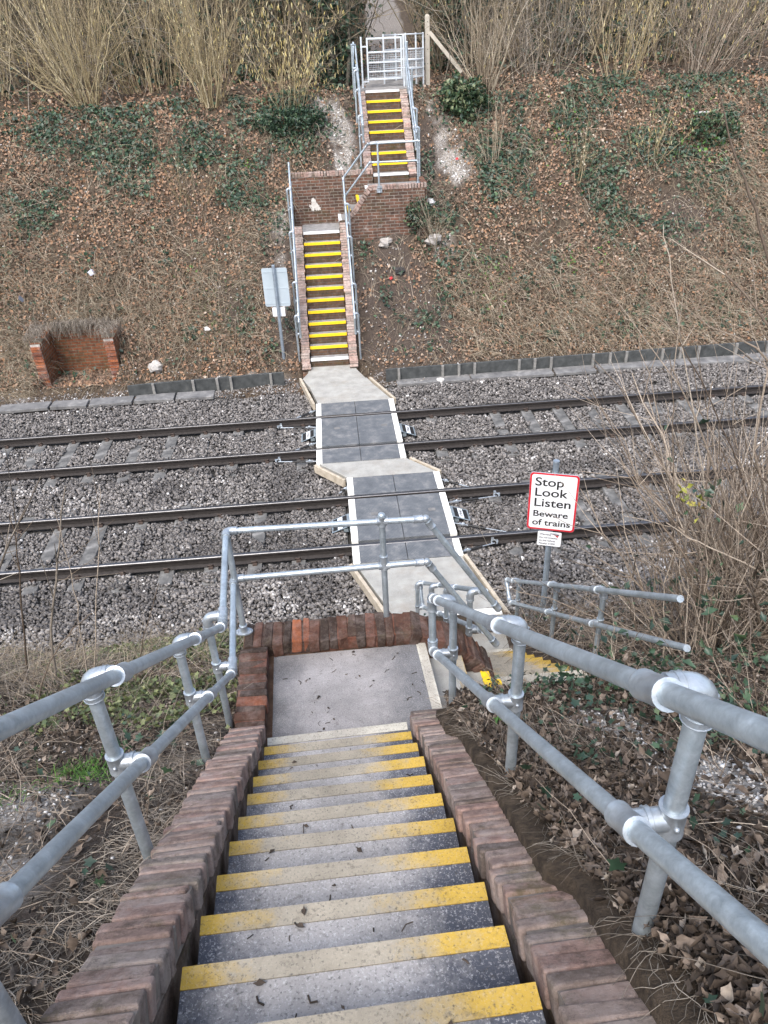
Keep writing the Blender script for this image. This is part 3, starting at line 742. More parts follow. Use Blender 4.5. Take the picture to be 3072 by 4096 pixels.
clamp((-.02, 1.93, -.075), (-.16, 1.80, -.10), False, 'stub of a clamp rod behind the near track, left of the panels')
# ------------------------------------------------------------------ stairs
NP = {0: ((-.671, -6.317), (.279, -6.285)), 1: ((-.655, -6.56), (.285, -6.539)), 2: ((-.651, -6.827), (.298, -6.798)), 3: ((-.638, -7.096), (.308, -7.061)), 4: ((-.624, -7.355), (.315, -7.337)),
      5: ((-.619, -7.627), (.328, -7.598)), 6: ((-.607, -7.884), (.341, -7.872)), 7: ((-.600, -8.155), (.349, -8.137)), 8: ((-.594, -8.42), (.36, -8.399)), 9: ((-.583, -8.679), (.365, -8.654)), 10: ((-.574, -8.945), (.382, -8.908))}
for k in range(11, 15): NP[k] = ((-.574+.009*(k-10), -8.945-.264*(k-10)), (.382+.009*(k-10), -8.908-.264*(k-10)))
def step(parent, L, R, Lb, Rb, z, zb, body, tread, nos, nw=.062, lip=.05, over=.0):
    """L,R: ends of the front edge; Lb,Rb: ends of the back edge; front face faces away from Lb-L"""
    L, R, Lb, Rb = [V(p, float) for p in (L, R, Lb, Rb)]
    def lerp(a, b, t): return a+(b-a)*t
    m = MB(); m.prism([tuple(L), tuple(R), tuple(lerp(R, Rb, 1.12)), tuple(lerp(L, Lb, 1.12))], zb, z-.012)
    st = m.build('step', body, parent)
    g = np.linalg.norm(Lb-L); t = nw/g; fl = (L-Lb)/g; fr = (R-Rb)/np.linalg.norm(R-Rb)
    m = MB(); m.prism([tuple(lerp(L, Lb, t)), tuple(lerp(R, Rb, t)), tuple(Rb), tuple(Lb)], z-.012, z)
    m.build('tread', tread, st, bevel=.002)
    m = MB()
    a, b = L+fl*.012, R+fr*.012
    m.prism([tuple(a), tuple(b), tuple(lerp(R, Rb, t)), tuple(lerp(L, Lb, t))], z-.0115, z+.0025)
    m.prism([tuple(L+fl*.001), tuple(R+fr*.001), tuple(b), tuple(a)][::-1], z-lip, z-.0118)
    m.build('nosing', nos, st)
    return st
st = thing('brick_staircase', 'worn near flight of steps with yellow edges descending from the viewer', 'stairs', (0, -6.3, 2.63), 'flights of steps')
def fl(st, o):
    keep(o, st); return o
for k in range(0, 14):
    s = step(None, *NP[k], *NP[k+1], 2.823+.1919*k, 2.823+.1919*(k-1)-.05, MT['riser'], MT['tread'], MT['nosw'] if k == 0 else MT['nosy'], nw=.052)
    keep(s, st)
# upper near landing, turning steps, lower flight
ld = thing('stair_landing', 'grey gritted landing with pale edge where the near stairs turn right', 'landing', (0, -5.7, 2.5))
m = MB(); m.prism([(-.75, -6.4), (.56, -6.4), (.545, -5.26), (-.75, -5.26)], 2.3, 2.615); keep(m.build('slab', MT['riser']), ld)
m = MB(); m.prism([(-.665, -6.29), (.505, -6.25), (.455, -5.29), (-.695, -5.30)], 2.612, 2.631); keep(m.build('mat', MT['landing']), ld)
m = MB(); m.prism([(.505, -6.25), (.580, -6.25), (.530, -5.285), (.455, -5.285)], 2.55, 2.634); keep(m.build('nosing', MT['nosw']), ld)
wd = thing('stair_winder', 'short turning steps to the right of the near landing', 'stairs', (.8, -5.7, 2.0), 'flights of steps')
for x0, x1, z in ((.56, .82, 2.44), (.82, 1.05, 2.25), (1.05, 1.18, 2.06)):
    s = step(None, (x1+.03, -6.05), (x1, -5.20), (x0+.03, -6.05), (x0, -5.20), z, z-.25, MT['riser'], MT['deck'], MT['nosy_far'] if z < 2.4 else MT['nosy'], nw=.06)
    keep(s, wd)
m = MB(); m.prism([(1.16, -6.0), (2.04, -6.0), (2.04, -5.06), (1.16, -5.06)], 1.5, 1.866); tag(m.build('stair_landing', MT['deck']), 'small lower landing behind the bramble at the top of the near lower steps', 'landing')
lo = thing('brick_staircase', 'lower near flight of yellow edged steps down to the tracks, half hidden by the handrail', 'stairs', (1.5, -4, 0), 'flights of steps')
for k in range(0, 9):
    y = -5.0+.265*k; dx = -.05*(y+5); z = 1.87-.208*k
    s = step(None, (1.16+dx, y), (2.02+dx, y), (1.173+dx, y-.265), (2.033+dx, y-.265), z, z-.28, MT['riser'], MT['deck'], MT['nosw'] if k in (0, 8) else MT['nosy'], nw=.08)
    keep(s, lo)
# far flights
fs = thing('brick_staircase', 'clean lower far flight of brick steps with yellow edges rising from the crossing', 'stairs', (-.2, 8, 0), 'flights of steps')
for k in range(12):
    y = 7.897+.232*k; dx = .0025*k; z = .174+.2237*k
    if k == 11: yb = 10.75
    else: yb = y+.232
    s = step(None, (-.661+dx, y), (.268+dx, y-.01), (-.661+dx, yb), (.268+dx, yb-.01), z, z-.26 if k else -.25, MT['riser'], MT['tread_far'], MT['nosw_far'] if k in (0, 11) else MT['nosy_far'], lip=.052)
    keep(s, fs)
m = MB(); m.prism([(-.66, 10.68), (.36, 10.66), (.36, 11.44), (-.66, 11.44)], 2.2, 2.634); tag(m.build('stair_landing', MT['tread_far']), 'lower far landing in front of the brick wall with lime stain', 'landing')
wf = thing('stair_winder', 'short turning steps between the two far flights of stairs', 'stairs', (.7, 11, 2.7), 'flights of steps')
for k, x in enumerate((.315, .565, .815, 1.065)):
    s = step(None, (x, 11.42), (x, 10.62), (x+.25, 11.42), (x+.25, 10.62), 2.858+.2237*k, 2.3, MT['riser'], MT['tread_far'], MT['nosw_far'] if k in (0, 3) else MT['nosy_far'])
    keep(s, wf)
m = MB(); m.prism([(1.13, 10.63), (2.42, 10.63), (2.42, 11.47), (1.13, 11.47)], 2.6, 3.553); tag(m.build('stair_landing', MT['tread_far']), 'upper far landing behind the galvanised corner railing', 'landing')
fu = thing('brick_staircase', 'upper far flight of brick steps with yellow edges climbing to the metal gate', 'stairs', (1.7, 12, 3.5), 'flights of steps')
for k in range(9):
    y = 11.453+.261*k; dx = .0012*k; z = 3.78+.2253*k
    yb = y+.261 if k < 8 else 14.5
    s = step(None, (1.305+dx, y), (2.227+dx, y-.005), (1.305+dx, yb), (2.227+dx, yb-.005), z, z-.30, MT['riser'], MT['tread_far'], MT['nosw_far'] if k in (0, 3, 8) else MT['nosy_far'], lip=.052)
    keep(s, fu)
m = MB(); m.prism([(1.1, 13.75), (2.55, 13.75), (2.75, 16.2), (1.5, 16.2)], [5.2]*4, [5.585, 5.585, 5.80, 5.80]); tag(m.build('gate_landing', MT['concrete']), kind='structure')

# ------------------------------------------------------------------ walls made of single bricks
def coping(m, P, across, wid, depth, bl=.066, gap=.008, jit=.002, drop=.0):
    """bricks on edge along polyline P (top centre line)"""
    P = [V(p, float) for p in P]; across = V(across, float)
    L = [np.linalg.norm(P[i+1]-P[i]) for i in range(len(P)-1)]; tot = sum(L); s = .5*bl
    while s < tot:
        q = s; i = 0
        while q > L[i]: q -= L[i]; i += 1
        d = (P[i+1]-P[i])/L[i]; up = np.cross(across, d); up *= np.sign(up[2])
        b = bl*random.uniform(.72, 1.22)
        ww = wid*random.uniform(.93, 1.03); sh = random.uniform(-.012, .012)
        a2 = across+d*random.gauss(0, .02); a2 /= np.linalg.norm(a2)
        d2 = d+across*random.gauss(0, .012)+up*random.gauss(0, .012); d2 /= np.linalg.norm(d2)
        m.obox(P[i]+d*q-up*(depth/2-random.uniform(-.006, .004))+across*sh, (d2, a2, up), (b/2, ww/2, depth/2), 0, random.random(), jit)
        s += bl+gap*random.uniform(.5, 1.6)
def wall_thing(label, P, across, wid, depth, body_quads, bl=.066, brick='coping', side='mossyside', jit=.0025, gap=.008, name='parapet_wall', mort=.011):
    th = thing(name, label, 'wall', tuple(P[0]))
    m = MB(); coping(m, P, across, wid, depth, bl, gap, jit); keep(m.build('coping', MT[brick], bevel=.009), th)
    m = MB()
    for q in body_quads: m.prism(*q)
    keep(m.build('wall_body', MT[side], bevel=.004), th)
    m = MB()
    for i in range(len(P)-1):
        a, b = V(P[i], float), V(P[i+1], float); d = (b-a); Ln = np.linalg.norm(d); d /= Ln; ac = V(across, float); up = np.cross(ac, d); up *= np.sign(up[2])
        m.obox((a+b)/2-up*(mort+depth/2), (d, ac, up), (Ln/2-.003, wid/2-.012-.0011*i, depth/2), 0)
    keep(m.build('mortar_bed', MT['mortar'] if brick != 'wallbrick' else MT['wallbrick']), th)
    return th
def slope_wall(label, pa, pb, wid, depth, inner, bl=.066, low=.9):
    """sloping parapet between two top-centre points"""
    pa = V(pa); pb = V(pb); d = pb-pa; dh = V([d[0], d[1], 0]); dh /= np.linalg.norm(dh); ac = V([dh[1], -dh[0], 0])
    h = wid/2-.014
    q = [tuple((pa+ac*h)[:2]), tuple((pb+ac*h)[:2]), tuple((pb-ac*h)[:2]), tuple((pa-ac*h)[:2])]
    return wall_thing(label, [pa, pb], ac, wid, depth, [(q, [pa[2]-low, pb[2]-low, pb[2]-low, pa[2]-low], [pa[2]-.16, pb[2]-.16, pb[2]-.16, pa[2]-.16])], bl)
slope_wall('sloping brick parapet left of the near steps, worn red coping', (-.80, -6.30, 2.945), (-.655, -10.6, 6.07), .235, .10, 1, .064)
slope_wall('sloping brick parapet right of the near steps, mossy coping', (.425, -6.16, 2.80), (.585, -10.6, 6.02), .24, .10, 1, .064)
# low walls round the near landing
zt = 2.748
pts = [(-.945+.02, -5.145, zt), (-.3, -5.145, zt+.01), (.30, -5.143, zt), (.46, -5.142, zt-.02), (.62, -5.14, zt-.09), (.80, -5.14, zt-.21), (.98, -5.14, zt-.36), (1.10, -5.14, zt-.52), (1.16, -5.14, zt-.72)]
bq = [([(-.93, -5.02), (-.93, -5.27), (.45, -5.27), (.45, -5.02)], 1.6, zt-.012), ([(.452, -5.02), (.452, -5.27), (1.13, -5.27), (1.13, -5.02)], 1.2, [zt-.05, zt-.05, zt-.60, zt-.60])]
wall_thing('low dark brick wall in front of the near landing, curving down to the right', pts, (0, 1, 0), .285, .115, bq, .072, 'wallbrick', 'wallbrick', .006, .004)
bq = [([(-.92, -6.32), (-.71, -6.32), (-.745, -5.30), (-.92, -5.30)], 1.9, zt-.04)]
wall_thing('low brick wall left of the near landing below the handrail post', [(-.815, -6.36, zt), (-.835, -5.30, zt)], (1, 0, 0), .225, .10, bq, .068, 'wallbrick', 'mossyside', .005)
for lab_, q, z0, z1 in (('retaining wall behind the turning steps, half buried in ivy', [(.62, -6.16), (2.1, -6.16), (2.1, -6.02), (.62, -6.02)], 1.3, [2.70, 2.50, 2.50, 2.70]),
                     ('low brick wall right of the lower near steps under the bramble', [(2.06, -6.0), (2.17, -6.0), (2.03, -2.75), (1.92, -2.75)], -.3, [2.3, 2.3, .12, .12]),
                     ('low brick wall left of the lower near steps behind the curved wall', [(1.0, -5.015), (1.14, -5.015), (1.03, -2.8), (.89, -2.8)], -.3, [2.0, 2.0, .12, .12])):
    m = MB(); m.prism(q, z0, z1); tag(m.build('retaining_wall', MT['mossyside'], bevel=.01), lab_, 'wall')
# far parapets: bands of brick on edge beside the steps
def far_parapet(label, xa, ya, za, xb, yb, zb, w=.21):
    pa = V([xa, ya, za]); pb = V([xb, yb, zb]); h = w/2-.008
    q = [(xa+h, ya), (xb+h, yb), (xb-h, yb), (xa-h, ya)]
    return wall_thing(label, [pa, pb], V([1., 0, 0]), w, .10, [(q, [za-1., zb-1., zb-1., za-1.], [za-.16, zb-.16, zb-.16, za-.16])], .068, 'coping', 'bw_y')
far_parapet('steep brick parapet left of the lower far steps', -.78, 7.62, .02, -.755, 10.50, 2.80)
far_parapet('steep brick parapet right of the lower far steps', .385, 7.60, .02, .415, 10.50, 2.80)
far_parapet('steep brick parapet left of the upper far steps', 1.19, 11.46, 3.72, 1.20, 13.6, 5.58)
far_parapet('steep brick parapet right of the upper far steps', 2.34, 11.46, 3.74, 2.35, 13.6, 5.60)
w = thing('brick_wall', 'brick wall with white lime stain behind the lower far landing', 'wall', (-.2, 11.45, 2.6))
m = MB(); m.prism([(-.85, 11.45), (1.28, 11.45), (1.28, 11.68), (-.85, 11.68)], 2.0, [3.80, 3.80, 3.80, 3.80]); keep(m.build('wall_body', MT['bw_x']), w)
m = MB(); coping(m, [(-.9, 11.555, 3.90), (1.27, 11.555, 3.89)], V([0, 1., 0]), .235, .10, .068); keep(m.build('coping', MT['coping'], bevel=.006), w)
m = MB()
c = V([-.30, 11.446, 3.12]); ang = np.linspace(0, 2*PI, 22, endpoint=False)
for dx, dz, r in ((0, 0, .085), (.06, -.07, .07), (-.03, .10, .055), (-.05, -.10, .05), (.12, -.10, .04), (-.11, -.03, .035)):
    rr = r*rng.uniform(.65, 1.3, 22)
    m.add([(c[0]+dx+rr[i]*math.cos(a), c[1], c[2]+dz+rr[i]*1.15*math.sin(a)) for i, a in enumerate(ang)]+[(c[0]+dx+rr[i]*math.cos(a), 11.452, c[2]+dz+rr[i]*1.15*math.sin(a)) for i, a in enumerate(ang)],
          [list(range(22))]+[[i, 22+i, 22+(i+1) % 22, (i+1) % 22] for i in range(22)]); c[1] -= .0013
keep(m.build('lime_stain', mat_noise('lime_stain', [(.3, (.42, .38, .34)), (.7, (.62, .60, .56))], 20.)), w)
w = thing('brick_wall', 'brick retaining wall under the upper far landing, partly covered by ivy', 'wall', (1.6, 10.45, 2.5))
m = MB(); m.prism([(.52, 10.40), (1.0, 10.40), (1.0, 10.61), (.52, 10.61)], 1.6, [2.78, 3.42, 3.42, 2.78])
m.prism([(1.003, 10.40), (2.52, 10.40), (2.52, 10.61), (1.003, 10.61)], 1.6, 3.56); keep(m.build('wall_body', MT['bw_x']), w)
m = MB(); coping(m, [(.50, 10.50, 2.86), (1.0, 10.50, 3.52), (1.12, 10.50, 3.66), (2.54, 10.50, 3.66)], V([0, 1., 0]), .225, .10, .068); keep(m.build('coping', MT['coping'], bevel=.006), w)
m = MB(); m.prism([(2.46, 10.62), (2.60, 10.62), (2.60, 11.5), (2.46, 11.5)], 2.4, 3.66); keep(m.build('side_wall', MT['bw_y']), w)

# ------------------------------------------------------------------ brick refuge in the bank
rf = thing('brick_refuge', 'open fronted orange brick refuge let into the foot of the bank', 'refuge', (-6.3, 8.3, 0))
m = MB(); m.prism([(-7.1, 8.90), (-5.45, 8.90), (-5.45, 9.12), (-7.1, 9.12)], -.3, 1.05); keep(m.build('back_wall', MT['rf_x']), rf)
for x0, x1, nm in ((-7.27, -7.035, 'left'), (-5.565, -5.33, 'right')):
    m = MB(); yf = 8.0 if nm == 'left' else 8.08; m.prism([(x0, yf), (x1, yf), (x1, 9.11), (x0, 9.11)], -.3, [.97, .97, 1.03, 1.03]); s_ = keep(m.build('side_wall', MT['rf_y']), rf)
    m = MB()
    for r in range(14):
        z = -.13+.077*r; off = (.0 if r % 2 else .012)
        if z > .92: continue
        m.obox(V([(x0+x1)/2, yf-.012+off, z]), np.eye(3), (.112, .02, .032), 0, random.random(), .003)
    keep(m.build('end_bricks', MT['rfend'] if 'rfend' in MT else MT.setdefault('rfend', loose_brick('banded_end_brick', [(0, (.13, .05, .035)), (.5, (.33, .11, .05)), (1, (.40, .15, .07))], .1, .35)), bevel=.004), s_)
    m = MB(); m.prism([(x0+.004, yf-.004), (x1-.004, yf-.004), (x1-.004, yf), (x0+.004, yf)], -.3, .96); keep(m.build('mortar_face', MT.setdefault('limemort', mat_noise('pale_mortar', [(.35, (.30, .27, .24)), (.7, (.55, .52, .48))], 25.))), s_)

# ------------------------------------------------------------------ handrails
PR = .0242
def bend(p0, c, p1, r=.06, n=6):
    """points rounding the corner at c"""
    p0, c, p1 = V(p0, float), V(c, float), V(p1, float)
    a = (p0-c)/np.linalg.norm(p0-c); b = (p1-c)/np.linalg.norm(p1-c)
    s = c+a*r; e = c+b*r
    return [s*(1-t)**2+c*2*t*(1-t)+e*t**2 for t in np.linspace(0, 1, n)]
def collar(m, c, d, L=.085, r=.031, rim=True):
    c = V(c, float); d = V(d, float); d /= np.linalg.norm(d)
    q = [(-.5, r*.8), (-.495, r*1.05), (-.43, r*1.05), (-.40, r), (.40, r), (.43, r*1.05), (.495, r*1.05), (.5, r*.8)] if rim else [(-.5, r), (.5, r)]
    m.tube([c+d*L*t for t, _ in q], [x for _, x in q], 18)
def rail_part(parent, name, P, r=PR, elbow=()):
    m = MB(); P = [V(p, float) for p in P]
    for i in range(len(P)-1): m.tube([P[i], P[i+1]], r, 18)
    o = m.build(name, MT['pipe'], smooth=True, auto=50)
    keep(o, parent)
    if len(P) > 2 or elbow:
        def done(f):
            q = f.build('elbow', MT['fit'], smooth=True, auto=50); q.parent = o
        for i in range(1, len(P)-1):
            f = MB(); a = (P[i]-P[i-1]); a /= np.linalg.norm(a); b = P[i+1]-P[i]; b /= np.linalg.norm(b)
            if a@b > .2:
                collar(f, P[i]-a*.06, a, .07); collar(f, P[i]+b*.06, b, .07); f.ball(P[i], r*1.32, seg=14, rings=9)
            else:
                f.tube([P[i]-a*.075, P[i]-a*.07]+bend(P[i]-a, P[i], P[i]+b, .045)+[P[i]+b*.07, P[i]+b*.075], [r*1.34]*10, 18)
                collar(f, P[i]-a*.075, a, .02, r*1.36); collar(f, P[i]+b*.075, b, .02, r*1.36)
            done(f)
        for e, d in elbow:
            f = MB(); d = V(d, float); d /= np.linalg.norm(d)
            collar(f, V(e)-d*.03, d, .07); f.ball(V(e)+d*.005, r*1.3, seg=14, rings=9); done(f)
    return o
def post(parent, base, U, Ud, Lw, Ld, out, off=.105):
    """post standing at base z; elbow over to the upper rail at U (direction Ud), tee to the lower rail at Lw"""
    U = V(U, float); out = V(out, float); px = U+out*off
    top = V([px[0], px[1], U[2]]); b = V([px[0], px[1], base])
    m = MB(); m.tube([b, top-V([0, 0, .05])], PR, 18); o = keep(m.build('post', MT['pipe'], smooth=True, auto=50), parent)
    f = MB()
    c = top
    f.tube([c-V([0, 0, .085]), c-V([0, 0, .08])]+bend(c-V([0, 0, 1]), c, U, .052, 8)+[U+out*.02], [.0318]*11, 18)
    collar(f, c-V([0, 0, .085]), (0, 0, 1), .02, .033); collar(f, U+out*.045, out, .015, .033)
    collar(f, U, Ud, .115, .0318)
    f.ball(c+out*.028+V([0, 0, -.035]), .008, seg=8, rings=5)
    def fin(f):
        q = f.build('fitting', MT['fit'], smooth=True, auto=50); q.parent = o
    fin(f)
    if Lw is not None:
        f = MB(); Lw = V(Lw, float); pl = V([px[0], px[1], Lw[2]])
        collar(f, pl, (0, 0, 1), .085, .0315); f.tube([pl, Lw], .029, 16); collar(f, (pl+Lw)/2+out*-.006, out, .012, .0325); collar(f, Lw, Ld, .115, .0318)
        t = np.cross(out, V([0, 0, 1.])); f.ball(pl+t*.031*np.sign(-t[1]+1e-6), .008, seg=8, rings=5); fin(f)
    return o
def flange(parent, c, ax=(0, 0, 1), sc=1.):
    m = MB(); c = V(c, float)
    ring = [(c[0]+.062*sc*math.cos(a), c[1]+.040*sc*math.sin(a)) for a in np.linspace(0, 2*PI, 20, endpoint=False)]
    m.prism(ring, c[2], c[2]+.011); collar(m, c+V([0, 0, .04]), (0, 0, 1), .07, .031)
    for s_ in (-1, 1): m.prism([(c[0]+s_*.046*sc+.009*math.cos(a), c[1]+.009*math.sin(a)) for a in np.linspace(0, 2*PI, 6, endpoint=False)], c[2]+.0115, c[2]+.021)
    return keep(m.build('flange', MT['fit'], smooth=True, auto=40), parent)
def lin(A, B, y):
    A = V(A, float); B = V(B, float); return A+(B-A)*(y-A[1])/(B[1]-A[1])

# near left
kU, kL = (-.858, -6.14, 3.694), (-.862, -6.101, 3.257)
bU, bL = (-.715, -10.3, 6.86), (-.722, -10.3, 6.40)
cU, cL = (-.94, -5.05, 3.705), (-.95, -5.05, 3.255)
# points on the left rails measured from the picture
bU = lin(kU, (-.776, -8.472, 5.44), -10.3); bL = lin(kL, (-.763, -8.932, 5.358), -10.3)
h1 = thing('handrail', 'galvanised double handrail left of the near steps, turning along the low wall', 'handrail', (-.9, -6.1, 2.7), 'galvanised handrails')
eU, eL = (.575, -5.06, 3.684), (.58, -5.06, 3.276)
dU, dL = (1.17, -5.06, 2.741), (1.167, -5.06, 2.347)
rail_part(h1, 'upper_rail', [bU, kU, cU, eU, dU], elbow=[(dU, V(dU)-V(eU))])
rail_part(h1, 'lower_rail', [bL, kL, cL, eL, dL], elbow=[(dL, V(dL)-V(eL))])
du = V(bU)-V(kU); dl = V(bL)-V(kL)
for y, bz in ((-6.03, 2.66), (-6.85, 3.22), (-7.98, 4.10), (-8.95, 4.85), (-10.2, 5.5)):
    if y > -6.14: U = lin(kU, cU, y); Lw = lin(kL, cL, y); a, b = V(cU)-V(kU), V(cL)-V(kL)
    else: U = lin(kU, bU, y); Lw = lin(kL, bL, y); a, b = du, dl
    post(h1, bz-.15, U, a, Lw, b, (-1, 0, 0))
m = MB(); m.tube([(-.94, -5.055, 3.67), (-.93, -5.11, 2.752)], PR, 18); o = keep(m.build('post', MT['pipe'], smooth=True, auto=50), h1)
flange(h1, (-.93, -5.11, 2.752), sc=1.15)
x = .24; m = MB(); m.tube([(x, -5.045, 2.60), (x, -5.055, 3.74)], PR, 18); m.ball((x, -5.055, 3.735), .031, seg=16, rings=9); o = keep(m.build('post', MT['pipe'], smooth=True, auto=50), h1)
f = MB(); collar(f, (x, -5.055, 3.69), (1, 0, 0), .09); collar(f, (x, -5.055, 3.69), (0, 0, 1), .09); keep(f.build('fitting', MT['fit'], smooth=True, auto=50), h1); f = MB(); collar(f, (x, -5.055, 3.268), (1, 0, 0), .09); collar(f, (x, -5.055, 3.30), (0, 0, 1), .13)
keep(f.build('fitting', MT['fit'], smooth=True, auto=50), h1)
# near right
rU, rL = (.484, -6.098, 3.751), (.487, -6.098, 3.305)
tU = lin(rU, (.574, -9.014, 5.831), -10.3); tL = lin((.486, -6.316, 3.466), (.581, -9.233, 5.575), -10.3)
rL = lin((.486, -6.316, 3.466), (.581, -9.233, 5.575), -6.15)
h2 = thing('handrail', 'galvanised double handrail right of the near steps, closed at its lower end', 'handrail', (.6, -6.2, 2.6), 'galvanised handrails')
rail_part(h2, 'upper_rail', [tU, rU, rL, tL])
du = V(tU)-V(rU); dl = V(tL)-V(rL)
for y, bz in ((-6.30, 2.3), (-7.657, 3.85), (-8.84, 4.66), (-10.1, 5.5)):
    post(h2, bz-.15, lin(rU, tU, y), du, lin(rL, tL, y), dl, (1, 0, 0), .10)
# near lower flight
def lowrail(label, U0, U1, L0, L1, ys, out, gz):
    h = thing('handrail', label, 'handrail', tuple(U0), 'galvanised handrails')
    rail_part(h, 'upper_rail', [U1, U0, L0, L1])
    for y in ys: post(h, gz(y), lin(U0, U1, y), V(U1)-V(U0), lin(L0, L1, y), V(L1)-V(L0), out, .085)
    return h
lowrail('double handrail left of the lower near steps, seen below the curved wall', (.87, -1.88, .60), (1.06, -5.06, 2.93), (.875, -2.06, .33), (1.06, -5.06, 2.50), (-2.15, -3.15, -3.95, -4.9), (-1, 0, 0), lambda y: max(-.25, nzl(y)-.1) if y > -4.9 else 1.8)
lowrail('double handrail right of the lower near steps, running into the bramble', (2.0, -2.06, .670), (2.06, -6.25, 3.70), (2.0, -2.30, .485), (2.06, -6.45, 3.58-.12), (-2.35, -3.74, -4.92), (1, 0, 0), lambda y: max(-.2, nzl(y)-.25))

# far lower flight
def far_rail(label, x, y0, y1, nzf, ys, out, extra=None, hu=1.0, hl=.55, top=None):
    h = thing('handrail', label, 'handrail', (x, y0, nzf(y0)), 'galvanised handrails')
    U0, U1 = (x, y0, nzf(y0)+hu), (x, y1, nzf(y1)+hu); L0, L1 = (x, y0+.06, nzf(y0+.06)+hl), (x, y1, nzf(y1)+hl)
    P = [U0, U1]+(extra[0] if extra else []); Q = [L0, L1]+(extra[1] if extra else [])
    rail_part(h, 'upper_rail', P); rail_part(h, 'lower_rail', Q); rail_part(h, 'end_loop', [U0, L0], elbow=[(U0, (0, -1, -.3)), (L0, (0, 0, -1))])
    d = V(U1)-V(U0)
    for y in ys: post(h, nzf(y)-.25, (x, y, nzf(y)+hu), d, (x, y, nzf(y)+hl), d, out, .085)
    return h
far_rail('double handrail left of the lower far steps, behind the grey sign', -.855, 7.86, 11.05, nz, (7.98, 8.62, 9.62, 10.5), (-1, 0, 0))
h = far_rail('double handrail right of the lower far steps, turning up round the brick corner', .485, 7.86, 10.66, nz, (7.95, 8.52, 9.45, 10.12), (1, 0, 0),
         ([(1.14, 10.47, 4.61), (2.36, 10.45, 4.615)], [(1.165, 10.47, 4.19), (2.36, 10.45, 4.18)]))
for x, zb in ((1.37, 3.50), (2.36, 3.66)):
    yy = 10.47-.09*(x-1.14)/1.2 if x < 2 else 10.45
    yy = 10.385 if x < 2 else 10.47
    m = MB(); m.tube([(x, yy, zb), (x, 10.46, 4.64)], PR, 16); keep(m.build('post', MT['pipe'], smooth=True, auto=50), h)
    f = MB(); collar(f, (x, 10.46, 4.61), (1, 0, 0), .09); f.ball((x, 10.46, 4.635), .030); keep(f.build('fitting', MT['fit'], smooth=True, auto=50), h)
    f = MB(); collar(f, (x, 10.455, 4.18), (0, 0, 1), .1); keep(f.build('fitting', MT['fit'], smooth=True, auto=50), h)
    f = MB()
    if x < 2: f.box((x-.07, 10.37, 3.50), (x+.07, 10.396, 3.60)); f.box((x-.05, 10.37, 3.59), (x+.07, 10.396, 3.66)); collar(f, (x, 10.385, 3.56), (0, 0, 1), .12); keep(f.build('wall_bracket', MT['fit'], smooth=True, auto=50), h)
    if x > 2: flange(h, (x, yy, 3.665))
h = far_rail('double handrail left of the upper far steps below the gate', 1.10, 11.62, 13.62, nzu, (11.85, 12.97), (-1, 0, 0))
m = MB(); m.tube([(1.0, 13.55, 5.45), (1.0, 13.55, 6.66)], PR, 16); m.tube([(1.0, 13.55, 6.66), (1.10, 13.60, 6.66)], PR, 16); m.ball((1., 13.55, 6.66), .03); m.tube([(1.06, 13.78, 6.72), (1.02, 13.62, 6.12)], PR, 14); m.tube([(1.0, 13.55, 6.12), (1.09, 13.55, 6.13)], PR, 14)
keep(m.build('post', MT['pipe'], smooth=True, auto=50), h)
h = far_rail('double handrail right of the upper far steps below the gate', 2.44, 11.38, 13.62, nzu, (11.5, 11.95, 12.95), (1, 0, 0))
m = MB(); m.tube([(2.48, 13.6, 5.45), (2.48, 13.6, 6.66)], PR, 16); m.tube([(2.48, 13.6, 6.66), (2.44, 13.62, 6.64)], PR, 14); m.ball((2.48, 13.6, 6.66), .03)
keep(m.build('post', MT['pipe'], smooth=True, auto=50), h)

